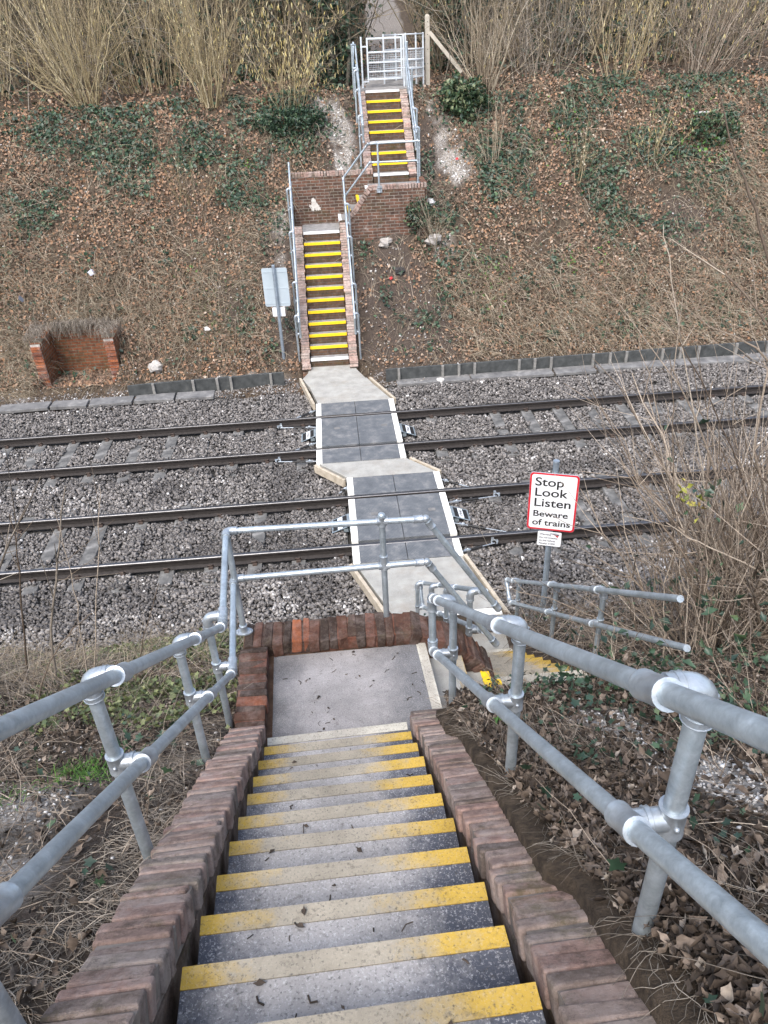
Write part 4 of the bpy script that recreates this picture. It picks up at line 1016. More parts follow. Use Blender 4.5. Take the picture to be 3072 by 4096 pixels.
# ------------------------------------------------------------------ signs
def rrect(w, h, r, n=6):
    P = []
    for cx, cz, a0 in ((w/2-r, h/2-r, 0), (-w/2+r, h/2-r, PI/2), (-w/2+r, -h/2+r, PI), (w/2-r, -h/2+r, 1.5*PI)):
        for i in range(n+1):
            a = a0+PI/2*i/n; P.append((cx+r*math.cos(a), cz+r*math.sin(a)))
    return P
def plate(P, y0, y1, M, name, mat, parent):
    n = len(P); m = MB()
    v = [(x, y0, z) for x, z in P]+[(x, y1, z) for x, z in P]
    v = [tuple(M@Vector(p)) for p in v]
    m.add(v, [list(range(n)), list(range(n, 2*n))[::-1]]+[[i, n+i, n+(i+1) % n, (i+1) % n] for i in range(n)])
    o = m.build(name, mat, None); o.parent = parent; return o
def sign(name, label, x, y, yaw, top, post_top, zb, face=True, post_r=.0385, sw=.60, shh=.835):
    th = thing(name, label, 'sign', (x, y, zb), 'trespass signs at the crossing'); th.rotation_euler = (0, 0, yaw)
    m = MB(); m.tube([(0, 0, -.3), (0, 0, post_top-zb)], post_r, 20); m.tube([(0, 0, post_top-zb), (0, 0, post_top-zb+.012)], [post_r*1.08, post_r*1.0], 20)
    pst = m.build('post', MT['postpipe'], th, smooth=True, auto=40)
    zc = top-zb-shh/2; yf = -post_r-.022
    T = Matrix.Translation((0, 0, zc))
    P = plate(rrect(sw, shh, .045), yf, yf+.012, T, 'panel', MT['signback'], th)
    plate(rrect(sw-.004, shh-.004, .044), yf-.0015, yf-.0002, T, 'red_border', MT['signred'], P)
    plate(rrect(sw-.052, shh-.052, .03), yf-.0028, yf-.0016, T, 'white_face', MT['signwhite'], P)
    rot = Matrix.Rotation(PI/2, 4, 'X')
    for s, dz, dx, size in (('Stop', .235, -.235, .168), ('Look', .085, -.235, .168), ('Listen', -.065, -.235, .168), ('Beware', -.215, -.235, .124), ('of trains', -.345, -.235, .124)):
        text_mesh(s, size, MT['ink'], P, Matrix.Translation((dx, yf-.0032, zc+dz))@rot, bold=.0024, sx=1.16)
    zw = zc-shh/2-.02-.115
    T2 = Matrix.Translation((.0, 0, zw))
    W = plate(rrect(.30, .215, .014), yf, yf+.008, T2, 'warning_plate', MT['signwhite'], th)
    for s, dz, size in (('Warning', .055, .040), ('Do not trespass', .008, .034), ('on the railway', -.038, .034), ('Penalty £1000', -.084, .034)):
        text_mesh(s, size, MT['inkblue'], W, Matrix.Translation((-.128, yf-.0012, zw+dz))@rot, bold=.0005, sx=1.05)
    # small red and black wing emblem
    m = MB()
    for (a, b, c_, d), mi in (((-.005, .088, .125, .080), 1), ((.03, .074, .118, .058), 0), ((.07, .062, .112, .046), 0)):
        q = [(a, b), (c_, d), (c_-.012, d-.018), (a+.02, b-.006)]
        m.add([(px, yf-.0012, zw+pz) for px, pz in q][::-1], [[0, 1, 2, 3]], mi)
    m.add([(px, yf-.0012, zw+pz) for px, pz in [(.005, .0955), (.118, .0890), (.118, .0925), (.005, .099)]], [[0, 1, 2, 3]], 1)
    em = m.build('emblem', [MT['signred'], MT['inkblue']], W)
    for dz in (shh*.40, -.02, -shh*.42):
        m = MB(); m.box((-sw*.46, yf+.0125, zc+dz-.012), (sw*.46, yf+.0185, zc+dz+.012)); m.build('bracket', MT['signback'], P)
    return th
sign('trespass_sign', 'white Stop Look Listen sign with red border on a grey pole, facing the viewer', 2.57, -1.93, math.radians(-19), 2.19, 2.33, -.1)
s2 = sign('trespass_sign', 'grey back of a sign on a pole left of the lower far stairs', -1.325, 8.06, math.radians(174), 2.37, 2.44, -.05, sw=.60, shh=.90)

# ------------------------------------------------------------------ gate, hoop and post at the top of the far stairs
gt = thing('kissing_gate', 'galvanised mesh gate with curved kissing gate hoop at the top of the far stairs', 'gate', (2.0, 14.2, 5.6))
GP = mat_noise('gate_galvanising', [(.3, (.50, .54, .57)), (.7, (.68, .71, .74))], 9., .45, .5, .5)
m = MB(); y = 14.15
for x0, x1 in ((1.425, 1.47), (2.355, 2.40)): m.box((x0, y-.022, 5.80), (x1, y+.022, 6.80))
for z, h_ in ((6.755, .045), (6.44, .04), (6.20, .036), (5.985, .036), (5.80, .045)): m.box((1.472, y-.018, z), (2.353, y+.018, z+h_))
gl = keep(m.build('gate_leaf', GP, bevel=.004), gt)
m = MB()
for x in np.arange(1.51, 2.34, .047): m.tube([(x, y+.02, 5.84), (x, y+.02, 6.45)], .0032, 4)
for z in np.arange(5.87, 6.44, .047): m.tube([(1.47, y+.024, z), (2.355, y+.024, z)], .0032, 4)
q = keep(m.build('mesh_panel', GP), gt); q.parent = gl; q.matrix_parent_inverse = Matrix()
for x in (1.285, 2.44):
    m = MB(); m.box((x-.022, y-.04, 5.5), (x+.022, y+.02, 6.83)); keep(m.build('gate_post', GP, bevel=.004), gt)
m = MB(); m.box((1.30, y-.02, 6.58), (1.425, y, 6.62)); m.box((1.30, y-.05, 5.76), (1.46, y-.01, 5.79)); keep(m.build('hinge', GP), gt)
cx, cy, rr_ = 2.5, 14.75, .56
for i, z in enumerate((6.84, 6.49, 6.24, 6.03, 5.82)):
    m = MB(); P = [(cx+rr_*math.cos(a), cy+rr_*math.sin(a), z) for a in np.linspace(-.5*PI, 1.0*PI, 30)]
    m.tube(P, .016, 8); keep(m.build('hoop', GP, smooth=True, auto=40), gt)
for a in (-.5*PI, -.1*PI, .25*PI, .6*PI, 1.0*PI):
    m = MB(); px, py = cx+rr_*math.cos(a), cy+rr_*math.sin(a); m.box((px-.022, py-.022, 5.5), (px+.022, py+.022, 6.87)); keep(m.build('hoop_post', GP, bevel=.003), gt)
m = MB()
for a in np.linspace(-.5*PI, 1.0*PI, 54): m.tube([(cx+.555*math.cos(a), cy+.555*math.sin(a), 5.83), (cx+.555*math.cos(a), cy+.555*math.sin(a), 6.47)], .0032, 4)
for z in np.arange(5.87, 6.46, .055): m.tube([(cx+.552*math.cos(a), cy+.552*math.sin(a), z) for a in np.linspace(-.5*PI, 1.0*PI, 28)], .0032, 4)
keep(m.build('hoop_mesh', GP), gt)
fp = thing('fence_post', 'tall tapered concrete post with a slanting strut right of the gate', 'post', (3.19, 14.85, 5.6))
m = MB(); x, y = 3.19, 14.85; w_ = .062
m.add([(x-w_, y-w_, 5.3), (x+w_, y-w_, 5.3), (x+w_, y+w_, 5.3), (x-w_, y+w_, 5.3), (x-w_, y-w_, 7.24), (x+w_, y-w_, 7.24), (x+w_, y+w_, 7.24), (x-w_, y+w_, 7.24), (x-.03, y-.03, 7.29), (x+.03, y-.03, 7.29), (x+.03, y+.03, 7.29), (x-.03, y+.03, 7.29)],
      [[3, 2, 1, 0], [0, 1, 5, 4], [1, 2, 6, 5], [2, 3, 7, 6], [3, 0, 4, 7], [4, 5, 9, 8], [5, 6, 10, 9], [6, 7, 11, 10], [7, 4, 8, 11], [8, 9, 10, 11]])
keep(m.build('post', MT['post_conc'], bevel=.008), fp)
m = MB(); d = V([.88, -.25, -1.0]); L_ = np.linalg.norm(d); d /= L_; a = np.cross(d, V([0, 1., 0])); a /= np.linalg.norm(a)
m.obox(V([3.25, 14.83, 6.86])+d*L_*.5, (d, np.cross(d, a), a), (L_*.5, .045, .05)); keep(m.build('strut', MT['post_conc'], bevel=.006), fp)
m = MB()
for z in (6.1, 6.45, 6.8, 7.1): m.prism([(x+.012*math.cos(t), 0) for t in (0,)]*3, 0, 0) if False else m.box((x-.010, y-w_-.003, z), (x+.010, y-w_+.004, z+.02))
keep(m.build('wire_hole', MT['black']), fp)
# ------------------------------------------------------------------ camera model (also used to read positions off the photograph)
CY, CP, CR, CF, CH, CB = 0.0540788227, 0.563367241, 0.0482152407, 3005.22707, 6.80427654, -9.85214608
_f = V([math.sin(CY)*math.cos(CP), math.cos(CY)*math.cos(CP), -math.sin(CP)]); _r = V([math.cos(CY), -math.sin(CY), 0.]); _d = np.cross(_f, _r)
_r2 = math.cos(CR)*_r+math.sin(CR)*_d; _d2 = -math.sin(CR)*_r+math.cos(CR)*_d
def at(px, py, Y):
    px *= 3072/1659; py *= 3072/1659
    d = _f+_r2*(px-1536)/CF+_d2*(py-2048)/CF; t = (Y-CB)/d[1]; return V([0, CB, CH])+d*t

# ------------------------------------------------------------------ leaf litter, ivy, dry grass (uncountable)
def slopeR(x, y, R):
    e = .05; gx = (ground0(x+e, y)-ground0(x-e, y))/(2*e); gy = (ground0(x, y+e)-ground0(x, y-e))/(2*e)
    gx = np.clip(gx, -1.5, 1.5); gy = np.clip(gy, -1.5, 1.5)
    n = np.stack([-gx, -gy, np.ones_like(gx)], -1); n /= np.linalg.norm(n, axis=1, keepdims=True)
    t = np.stack([np.ones_like(gx), np.zeros_like(gx), gx], -1); t /= np.linalg.norm(t, axis=1, keepdims=True)
    b = np.cross(n, t)
    F = np.stack([t, b, n], -1)
    return F@R
LEAF4 = V([(0, 0, 0), (.36, .5, .13), (0, 1, .02), (-.36, .5, .13)]); LEAF4F = [V([[0, 1, 2], [0, 2, 3]])]
LEAF8 = V([(0, -.25, .06), (.0, .02, 0), (.26, .18, .16), (.40, .50, .30), (0, .5, -.04), (.17, .80, .16), (.03, 1.22, .26), (-.12, .86, .10), (-.34, .62, .26), (-.30, .25, .20)])
LEAF8F = [V([[1, 2, 4], [2, 3, 4], [3, 5, 4], [5, 6, 4], [6, 7, 4], [7, 8, 4], [8, 9, 4], [9, 1, 4], [0, 2, 1]])]
a_ = np.linspace(0, 2*PI, 11)[:-1]+PI/2; r_ = V([1., .55, .85, .5, .72, .30, .72, .5, .85, .55])
IVY = np.concatenate([V([[0, 0, .0]]), np.stack([r_*np.cos(a_)*.55, r_*np.sin(a_)*.6, .12*np.abs(np.cos(a_))*r_], -1)])
IVYF = [V([[0, 1+i, 1+(i+1) % 10] for i in range(10)])]
def leaves(x, y, lift, size, rnd, proto, tilt, slope=True):
    n = len(x); R = rots(n, tilt=tilt)
    if slope: R = slopeR(x, y, R)
    p = np.stack([x, y, ground(x, y)+lift], -1)
    sc = size[:, None]*np.stack([rng.uniform(.75, 1.25, n), rng.uniform(.8, 1.2, n), rng.uniform(.4, 1.8, n)], -1)
    v, f = scatter(proto[0], proto[1], p, R, sc)
    return v, f, np.repeat(rnd, len(proto[0]))
def join(name, L, mat, label, cat, kind='stuff', parent=None):
    v, f, c = merge([(a, b) for a, b, _ in L]); o = np_mesh(name, v, f, mat, np.concatenate([r for *_, r in L]), parent)
    if label: tag(o, label, cat, kind=kind)
    return o
def field(n, x0, x1, y0, y1, dens):
    x = rng.uniform(x0, x1, n); y = rng.uniform(y0, y1, n); k = (rng.random(n) < dens(x, y)) & notin(x, y, .0); return x[k], y[k]
def leafrnd(x, y, n):
    left = sstep(1.5, -2.5, x)
    base = rng.beta(1.7, 2.0, n); warm = (rng.random(n) < .50*left+.16)
    r = np.where(warm, rng.uniform(.38, .66, n), base*.98)
    return np.clip(r-.18*(vnoise(x, y, .9) > .3)*rng.random(n), 0, 1)
def far_dens(x, y): return np.clip(.85-.75*soilmask(x, y)-1.0*chalkmask(x, y)-.55*ivymask(x, y)+.55*vnoise(x, y, .45)+.3*vnoise(x+5, y, .17), .03, 1)
L = []
x, y = field(105000, -10.5, 14, 7.75, 14.3, far_dens); L.append(leaves(x, y, rng.uniform(.0, .07, len(x)), rng.uniform(.04, .105, len(x)), leafrnd(x, y, len(x)), (LEAF4, LEAF4F), .75))
x, y = field(26000, -14, 18, 14.3, 24, lambda x, y: .8+0*x); L.append(leaves(x, y, rng.uniform(0, .05, len(x)), rng.uniform(.06, .12, len(x)), leafrnd(x, y, len(x)), (LEAF4, LEAF4F), .5))
x, y = field(700, -7.0, -5.5, 8.0, 8.85, lambda x, y: 1.+0*x) if False else (rng.uniform(-7.0, -5.6, 1500), rng.uniform(7.95, 8.88, 1500))
L.append(leaves(x, y, rng.uniform(0, .05, len(x)), rng.uniform(.05, .10, len(x)), rng.uniform(.1, .52, len(x)), (LEAF4, LEAF4F), .5))
x, y = field(2500, -9, 13, 6.7, 7.8, lambda x, y: .5+0*x); L.append(leaves(x, y, rng.uniform(0, .02, len(x)), rng.uniform(.03, .06, len(x)), leafrnd(x, y, len(x)), (LEAF4, LEAF4F), .4))
join('leaf_litter', L, MT['leaf'], 'brown fallen leaves covering the far bank', 'leaves')
L = []
def near_dens(x, y): return np.clip(.85-.55*soilmask(x, y)-.75*chalkmask(x, y)+.4*vnoise(x, y, .3), .06, 1)
for n, x0, x1, y0, y1, s0, s1 in ((9000, -3.2, -.80, -9.9, -5.0, .016, .045), (15000, .5, 3.0, -9.9, -5.9, .016, .045), (320, .7, 2.6, -9.8, -6.2, .05, .085), (3000, -6, -.9, -5.2, -1.6, .035, .07), (5500, 2.0, 6.5, -6.2, -1.7, .03, .07)):
    x, y = field(n, x0, x1, y0, y1, near_dens); L.append(leaves(x, y, rng.uniform(0, .035, len(x)), rng.uniform(s0, s1, len(x)), np.clip(rng.beta(1.5, 1.6, len(x)), 0, 1), (LEAF8, LEAF8F), .85))
y = rng.uniform(-9.9, -6.1, 7000); x = xright(y)+.02+rng.gamma(1.3, .16, 7000); L.append(leaves(x, y, rng.uniform(.02, .07, 7000), rng.uniform(.016, .045, 7000), rng.beta(1.5, 1.6, 7000), (LEAF8, LEAF8F), .85))
join('leaf_litter', L, MT['leafnr'], 'curled dead leaves on the near bank beside the handrails', 'leaves')
# litter on landings and decks
xs = []; ys = []; zs = []
for n, x0, x1, y0, y1, z in ((26, -.6, .45, -6.2, -5.35, 2.634),):
    xs += list(rng.uniform(x0, x1, n)); ys += list(rng.uniform(y0, y1, n)); zs += [z]*n
for k in range(0, 12):
    n = 7; t = rng.random(n); yy = NP[k][0][1]-rng.uniform(.05, .25, n); xs += list(NP[k][0][0]+t*.9); ys += list(yy); zs += [2.826+.1919*k]*n
p = np.stack([V(xs), V(ys), V(zs)+.002], -1); n = len(p)
th = rng.uniform(0, 2*PI, n); ln = rng.uniform(.012, .05, n); u = np.stack([np.cos(th), np.sin(th), 0*th], -1)
P = np.stack([p, p+u*ln[:, None]*.5+np.stack([-u[:, 1], u[:, 0], 0*th], -1)*(ln*.25)[:, None]*rng.normal(0, 1, (n, 1)), p+u*ln[:, None]], 1)
v, f = strands(P, np.repeat(rng.uniform(.0015, .0035, (n, 1)), 3, 1), 5)
q = rng.choice(n, n//3); v2, f2 = scatter(LEAF8, LEAF8F, p[q]+V([.02, .03, .003]), rots(len(q), tilt=.2), rng.uniform(.012, .03, len(q)))
L = [(v, f, np.repeat(rng.uniform(0, .45, n), 15)), (v2, f2, np.repeat(rng.uniform(0, .5, len(q)), 10))]
join('debris', L, MT['leafnr'], 'small twigs and leaf scraps lying on the near steps and landing', 'debris')

# ivy carpets
L = []
def ivyrnd(n): return np.clip(rng.beta(1.8, 2.2, n), 0, 1)
x, y = field(85000, -10.5, 14, 7.9, 14.5, lambda x, y: ivymask(x, y)*.9+.03); L.append(leaves(x, y, rng.uniform(.02, .18, len(x)), rng.uniform(.06, .125, len(x)), ivyrnd(len(x)), (IVY, IVYF), .6))
x, y = field(9000, -14, 20, 14.5, 26, lambda x, y: .55*(vnoise(x, y, 1.6) > .1)); L.append(leaves(x, y, rng.uniform(.02, .3, len(x)), rng.uniform(.08, .16, len(x)), ivyrnd(len(x)), (IVY, IVYF), .7))
join('ivy', L, MT['ivy'], 'dark green ivy trailing in patches over the far bank', 'ivy')
L = []
def near_ivy(x, y):
    g = 1.3*gauss(x, y, 1.45, -6.35, .55, .45)+.9*gauss(x, y, 1.9, -7.2, .5, .6)+.35*gauss(x, y, .95, -7.4, .3, .9)+.5*gauss(x, y, 2.4, -8.3, .5, .8)+.8*gauss(x, y, -1.9, -5.2, .8, .8)+.8*gauss(x, y, -2.2, -2.6, 1.4, .7)+.5*gauss(x, y, -1.5, -6.3, .4, .4)+.6*gauss(x, y, 2.6, -5.6, .8, .6)+.25*gauss(x, y, .85, -6.3, .2, .3)+.25*gauss(x, y, -1.05, -7.9, .15, .8)
    return np.clip(g*1.1+vnoise(x, y, .25)*.5-.12, 0, 1)
x, y = field(34000, -5, 4.5, -9.6, -1.8, lambda x, y: near_ivy(x, y)*((x > 0) | (y < -6))); L.append(leaves(x, y, rng.uniform(.01, .16, len(x)), rng.uniform(.025, .065, len(x)), ivyrnd(len(x)), (IVY, IVYF), .7))
join('ivy', L, MT['ivy'], 'green ivy and bramble leaves on the near bank beside the steps', 'ivy')
x, y = field(26000, -5, -.9, -6.2, -1.7, near_ivy)
join('ivy', [leaves(x, y, rng.uniform(.01, .14, len(x)), rng.uniform(.03, .065, len(x)), ivyrnd(len(x)), (IVY, IVYF), .7)], MT['ivypale'], 'pale green ivy on the near bank behind the left handrail', 'ivy')
# fresh green sprigs
L = []
for cx, cy, r, n, s in ((-2.0, 12.1, .12, 30, .06), (3.95, 9.2, .3, 60, .07), (4.25, 9.5, .2, 40, .06), (-9.2, 9.4, .3, 60, .07), (-3.6, 9.9, .2, 20, .06), (6.2, 9.6, .12, 25, .07), (.74, -6.95, .05, 12, .05), (-.70, -6.42, .03, 10, .02), (6.4, 12.3, .4, 50, .08), (10.4, 12.2, .5, 140, .09), (7.1, 9.8, .2, 30, .07)):
    x = rng.normal(cx, r, n); y = rng.normal(cy, r, n); L.append(leaves(x, y, rng.uniform(.02, .14 if s > .03 else .05, n), rng.uniform(.6, 1.2, n)*s, rng.random(n), (LEAF8, LEAF8F), .8))
join('green_sprigs', L, MT['fern'], 'bright green fresh leaves sprouting here and there on the banks', 'leaves')

def hairs(n, x, y, length, r0, droop, upm, az=None, k=5, rmul=.35, wig=.12, lift=0.):
    """strands rising from the ground and bending over"""
    az = rng.uniform(0, 2*PI, n) if az is None else az
    el = np.clip(rng.normal(upm, .4, n), -.25, 1.5)
    d = np.stack([np.cos(az)*np.cos(el), np.sin(az)*np.cos(el), np.sin(el)], -1)
    base = np.stack([x, y, ground(x, y)+lift], -1); t = np.linspace(0, 1, k)
    P = base[:, None]+d[:, None]*(length[:, None]*t)[..., None]
    P[..., 2] -= droop[:, None]*length[:, None]*t**2
    w = rng.normal(0, 1, (n, k, 3))*wig*length[:, None, None]/k; w[:, 0] = 0; P += np.cumsum(w, 1)*.6
    g = ground(P[..., 0].ravel(), P[..., 1].ravel()).reshape(n, k)
    P[..., 2] = np.maximum(P[..., 2], g+.006)
    R = r0[:, None]*np.linspace(1, rmul, k)[None]
    return P, R
L = []
def straw(n, x0, x1, y0, y1, dens, l0, l1, r, az=None, up=.35, sides=3, k=5, wig=.2):
    x, y = field(n, x0, x1, y0, y1, dens); m = len(x)
    P, R = hairs(m, x, y, rng.uniform(l0, l1, m), rng.uniform(.6, 1.2, m)*r, rng.uniform(.1, .8, m), up, rng.normal(0, .7, m)+(2*PI*vnoise(x, y, .7) if az is None else az+1.3*vnoise(x, y, .8)), k, wig=wig)
    v, f = strands(P, R, sides); L.append((v, f, np.repeat(rng.beta(2, 1.8, m), k*sides)))
def fgrass(x, y):
    g = gauss(x, y, 6., 8.7, 2.4, .8)+gauss(x, y, -4.6, 9.4, 2.6, .9)+.8*gauss(x, y, -8.5, 10.4, 1.2, 1.6)+.7*gauss(x, y, 9.5, 9.0, 2, 1.)+.5*gauss(x, y, 3.3, 8.9, 1.2, .7)+.5*gauss(x, y, -2, 10.8, .7, 1.)+.6*gauss(x, y, 11, 11, 1.5, 1.5)
    return np.clip(g*1.1+.12+vnoise(x, y, .5)*.35, .03, 1)*(1-.7*soilmask(x, y))
straw(52000, -10, 14, 7.7, 13.8, fgrass, .2, .75, .0062, az=-PI/2)
straw(9000, -10, 14, 7.7, 13.8, lambda x, y: .5+0*x, .15, .6, .006, up=.8)
straw(2500, -8.2, -4.4, 8.5, 9.9, lambda x, y: gauss(x, y, -6.3, 9.25, .9, .25)+.1, .2, .5, .005, az=-PI/2)
straw(1500, -9, -7.3, 7.6, 9.0, lambda x, y: 1.+0*x, .2, .6, .005)
join('dry_grass', L, MT['straw'], 'bleached dry grass and stalks lying over the far bank', 'grass')
L = []
straw(5500, -6, -1.3, -5.6, -1.5, lambda x, y: gauss(x, y, -3.6, -3.4, 1.8, 1.5)+0*x, .2, .7, .003, up=.5)
join('dry_grass', L, MT['straw'], 'bleached yellow dry grass on the near bank left of the low wall', 'grass')
L = []
straw(5200, -6, -1.0, -6.0, -1.6, lambda x, y: np.clip(.8*gauss(x, y, -4., -3.6, 1.8, 1.6)+.25, 0, 1), .2, .7, .0032, up=.5)
straw(6500, -2.8, -.92, -9.6, -5.0, lambda x, y: np.clip(.5+vnoise(x, y, .4), .15, 1), .05, .22, .0015, up=.35, wig=.5)
straw(1500, -1.2, -.88, -9.6, -6.6, lambda x, y: 1.+0*x, .1, .3, .0017, up=.25, az=-1.4, wig=.5)
straw(5200, .55, 2.8, -9.6, -5.9, lambda x, y: np.clip(.45+vnoise(x, y, .4), .1, 1), .05, .25, .0015, up=.35, wig=.5)
straw(60, .9, 1.5, -9.7, -8.8, lambda x, y: 1.+0*x, .3, .6, .0018, up=.1, az=1.9, wig=.2)
straw(3500, 2.0, 5.5, -5.8, -1.6, lambda x, y: .7+0*x, .15, .6, .003, up=.5)
straw(1500, .5, 1.15, -9.7, -6.1, lambda x, y: 1.+0*x, .06, .25, .0015, up=.35, wig=.5)
join('dry_grass', L, MT['deadvine'], 'dry stalks and dead stems tangled on the near bank', 'grass')
L = []
for n, x0, x1, y0, y1, l0, l1, r in ((1000, -2.6, -.92, -9.6, -5., .1, .4, .0024), (900, .6, 3.0, -9.6, -5.9, .1, .45, .0022), (900, 2.0, 5.2, -6., -2., .3, .9, .0045), (500, -5, -1, -5.4, -2., .2, .6, .004), (1600, -10, 13, 7.8, 13.8, .3, 1.1, .006)):
    straw(n, x0, x1, y0, y1, lambda x, y: .9+0*x, l0, l1, r, up=.35, sides=4, k=6)
join('fallen_twigs', L, MT['twig'], 'thin brown fallen twigs strewn over both banks', 'twigs')
# green grass tufts
L = []
for cx, cy, r, n, l in ((-1.55, -7.0, .11, 260, .13), (-1.95, -2.35, .35, 500, .12), (-1.9, -7.3, .1, 90, .1), (-8.8, 9.5, .4, 300, .2), (-3.0, 9.0, .4, 250, .16)):
    x = rng.normal(cx, r, n); y = rng.normal(cy, r, n); P, R = hairs(n, x, y, rng.uniform(.4, 1.2, n)*l, np.full(n, .0022 if y[0] < 0 else .004), rng.uniform(.1, .6, n), 1.0, k=4)
    v, f = strands(P, R, 3); L.append((v, f, np.repeat(rng.random(n), 12)))
join('grass_tuft', L, MT['fern'], 'small tufts of green grass on the banks', 'grass')

# dead vines hanging over the refuge
n = 1000
x = rng.uniform(-7.45, -5.25, n); y = rng.uniform(8.5, 9.2, n); yb = np.where((np.abs(x+7.15) < .18) | (np.abs(x+5.45) < .16), rng.uniform(8.0, 8.9, n), rng.uniform(8.75, 9.1, n))
ztop = 1.08+.06*rng.random(n); t = np.linspace(0, 1, 7); ln = rng.uniform(.08, .36, n)
az = rng.normal(-PI/2, 1.0, n)
P = np.stack([x[:, None]+np.cos(az)[:, None]*ln[:, None]*.6*t, yb[:, None]+np.sin(az)[:, None]*ln[:, None]*.45*t, ztop[:, None]+.10*np.sin(t*3)-ln[:, None]*.75*t**2.0], -1)
P += np.cumsum(rng.normal(0, .02, P.shape), 1)
v, f = strands(P, np.repeat(rng.uniform(.003, .006, (n, 1)), 7, 1)*np.linspace(1, .6, 7), 4)
o = np_mesh('dead_vine', v, f, MT['deadvine'], np.repeat(rng.uniform(.2, 1., n), 28)); tag(o, 'mat of grey dead vines hanging over the top of the brick refuge', 'vines')

# ------------------------------------------------------------------ shrubs
def shrub(name, label, cat, base, n, H, spread, r0, lean=(0, 0), mat='hazel', twigs=5, twl=(.25, .8), catkins=0, foot=.22, k=9, up=1.15, group=None, catl=(.05, .10), leafn=0, leaf='ivy', leafs=.07, tangle=.05):
    bx, by = base; bz = float(ground(V([bx]), V([by]))[0])
    th = thing(name, label, cat, (bx, by, bz), group)
    az = rng.uniform(0, 2*PI, n); e = np.abs(rng.normal(0, spread, n))
    L = H*rng.uniform(.45, 1.05, n); t = np.linspace(0, 1, k)
    rr = foot*np.sqrt(rng.random(n))
    p0 = np.stack([bx+rr*np.cos(az), by+rr*np.sin(az), np.full(n, bz-.05)], -1)
    d = np.stack([np.cos(az)*np.sin(e)+lean[0], np.sin(az)*np.sin(e)+lean[1], np.cos(e)*up], -1); d /= np.linalg.norm(d, axis=1, keepdims=True)
    out = np.stack([np.cos(az), np.sin(az), np.full(n, -.25)], -1)*rng.normal(.02, .10, (n, 1))
    P = p0[:, None]+d[:, None]*(L[:, None]*t)[..., None]+out[:, None]*(L[:, None]*t**2)[..., None]
    w = rng.normal(0, 1, P.shape)*tangle*L[:, None, None]/k; w[:, 0] = 0; P += np.cumsum(w, 1)
    R = (r0*rng.uniform(.45, 1.3, n))[:, None]*(1-.78*t)[None]
    A = [strands(P, R, 5)]; rnds = [np.repeat(rng.random(n), k*5)]
    tips = []
    if twigs:
        m = n*twigs; src = np.repeat(np.arange(n), twigs); ti = rng.integers(int(k*.3), k-1, m)
        b0 = P[src, ti]; dd = P[src, np.minimum(ti+1, k-1)]-P[src, ti]; dd /= np.linalg.norm(dd, axis=1, keepdims=True)+1e-9
        dd = dd+rng.normal(0, .62, (m, 3)); dd /= np.linalg.norm(dd, axis=1, keepdims=True)
        l = rng.uniform(*twl, m); t5 = np.linspace(0, 1, 5)
        Q = b0[:, None]+dd[:, None]*(l[:, None]*t5)[..., None]; Q[..., 2] += .12*l[:, None]*t5**2
        Q += np.cumsum(rng.normal(0, 1, Q.shape)*.03*l[:, None, None], 1)*t5[None, :, None]
        Rt = np.minimum(R[src, ti]*.7, r0*.5)[:, None]*(1-.7*t5)[None]
        A.append(strands(Q, Rt, 4)); rnds.append(np.repeat(rng.random(m), 20)); tips = Q
    v, f, _ = merge(A); o = np_mesh('stems', v, f, MT[mat], np.concatenate(rnds), smooth=True); keep(o, th)
    src = tips if len(tips) else P
    if catkins:
        i = rng.integers(0, len(src), catkins); j = rng.integers(2, src.shape[1], catkins); c = src[i, j]; l = rng.uniform(*catl, catkins)
        dv = rng.normal(0, .25, (catkins, 3)); dv[:, 2] = -1
        C = c[:, None]+dv[:, None]*(l[:, None]*np.linspace(0, 1, 4))[..., None]
        v, f = strands(C, np.tile(V([.003, .0065, .0065, .004]), (catkins, 1))*rng.uniform(.8, 1.3, (catkins, 1)), 5)
        tag(keep(np_mesh('catkins', v, f, MT['catkin'], np.repeat(rng.random(catkins), 20)), th), kind='stuff')
    if leafn:
        i = rng.integers(0, len(src), leafn); j = rng.integers(1, src.shape[1], leafn); c = src[i, j]+rng.normal(0, .02, (leafn, 3))
        v, f = scatter(LEAF8 if leaf != 'ivy' else LEAF8, LEAF8F, c, rots(leafn, tilt=.8), leafs*rng.uniform(.5, 1.2, leafn))
        keep(np_mesh('leaves', v, f, MT[leaf], np.repeat(rng.random(leafn), len(LEAF8))), th)
    return th
HG = 'hazel shrubs along the top of the far bank'
shrub('hazel_shrub', 'large olive brown hazel at top left fanning out from one stool', 'shrub', (-6.4, 14.3), 75, 4.4, .50, .013, (-.12, 0), twigs=6, twl=(.4, 1.3), catkins=160, foot=.38, group=HG, tangle=.16)
shrub('hazel_shrub', 'upright hazel with straight pale stems left of the ivy covered trees', 'shrub', (-2.85, 13.6), 62, 3.9, .34, .0115, (0, 0), twigs=6, twl=(.3, 1.0), catkins=160, foot=.32, group=HG, tangle=.16)
shrub('hazel_shrub', 'hazel hung with many yellow catkins just left of the gate', 'shrub', (-.80, 13.3), 36, 3.0, .75, .008, (.0, -.18), twigs=8, twl=(.3, 1.2), catkins=520, foot=.45, group=HG, catl=(.07, .13), tangle=.10)
shrub('hazel_shrub', 'grey stemmed hazel fanning out right of the concrete post', 'shrub', (4.75, 14.0), 58, 3.6, .6, .011, (.05, -.05), twigs=6, twl=(.3, 1.1), catkins=30, foot=.30, group=HG, tangle=.12, mat='straw')
shrub('hazel_shrub', 'leaning hazel with catkins at the top right corner', 'shrub', (11.0, 14.2), 75, 4.0, .48, .011, (.30, -.05), twigs=6, twl=(.3, 1.2), catkins=220, foot=.5, group=HG, catl=(.06, .12), tangle=.14, mat='twig')
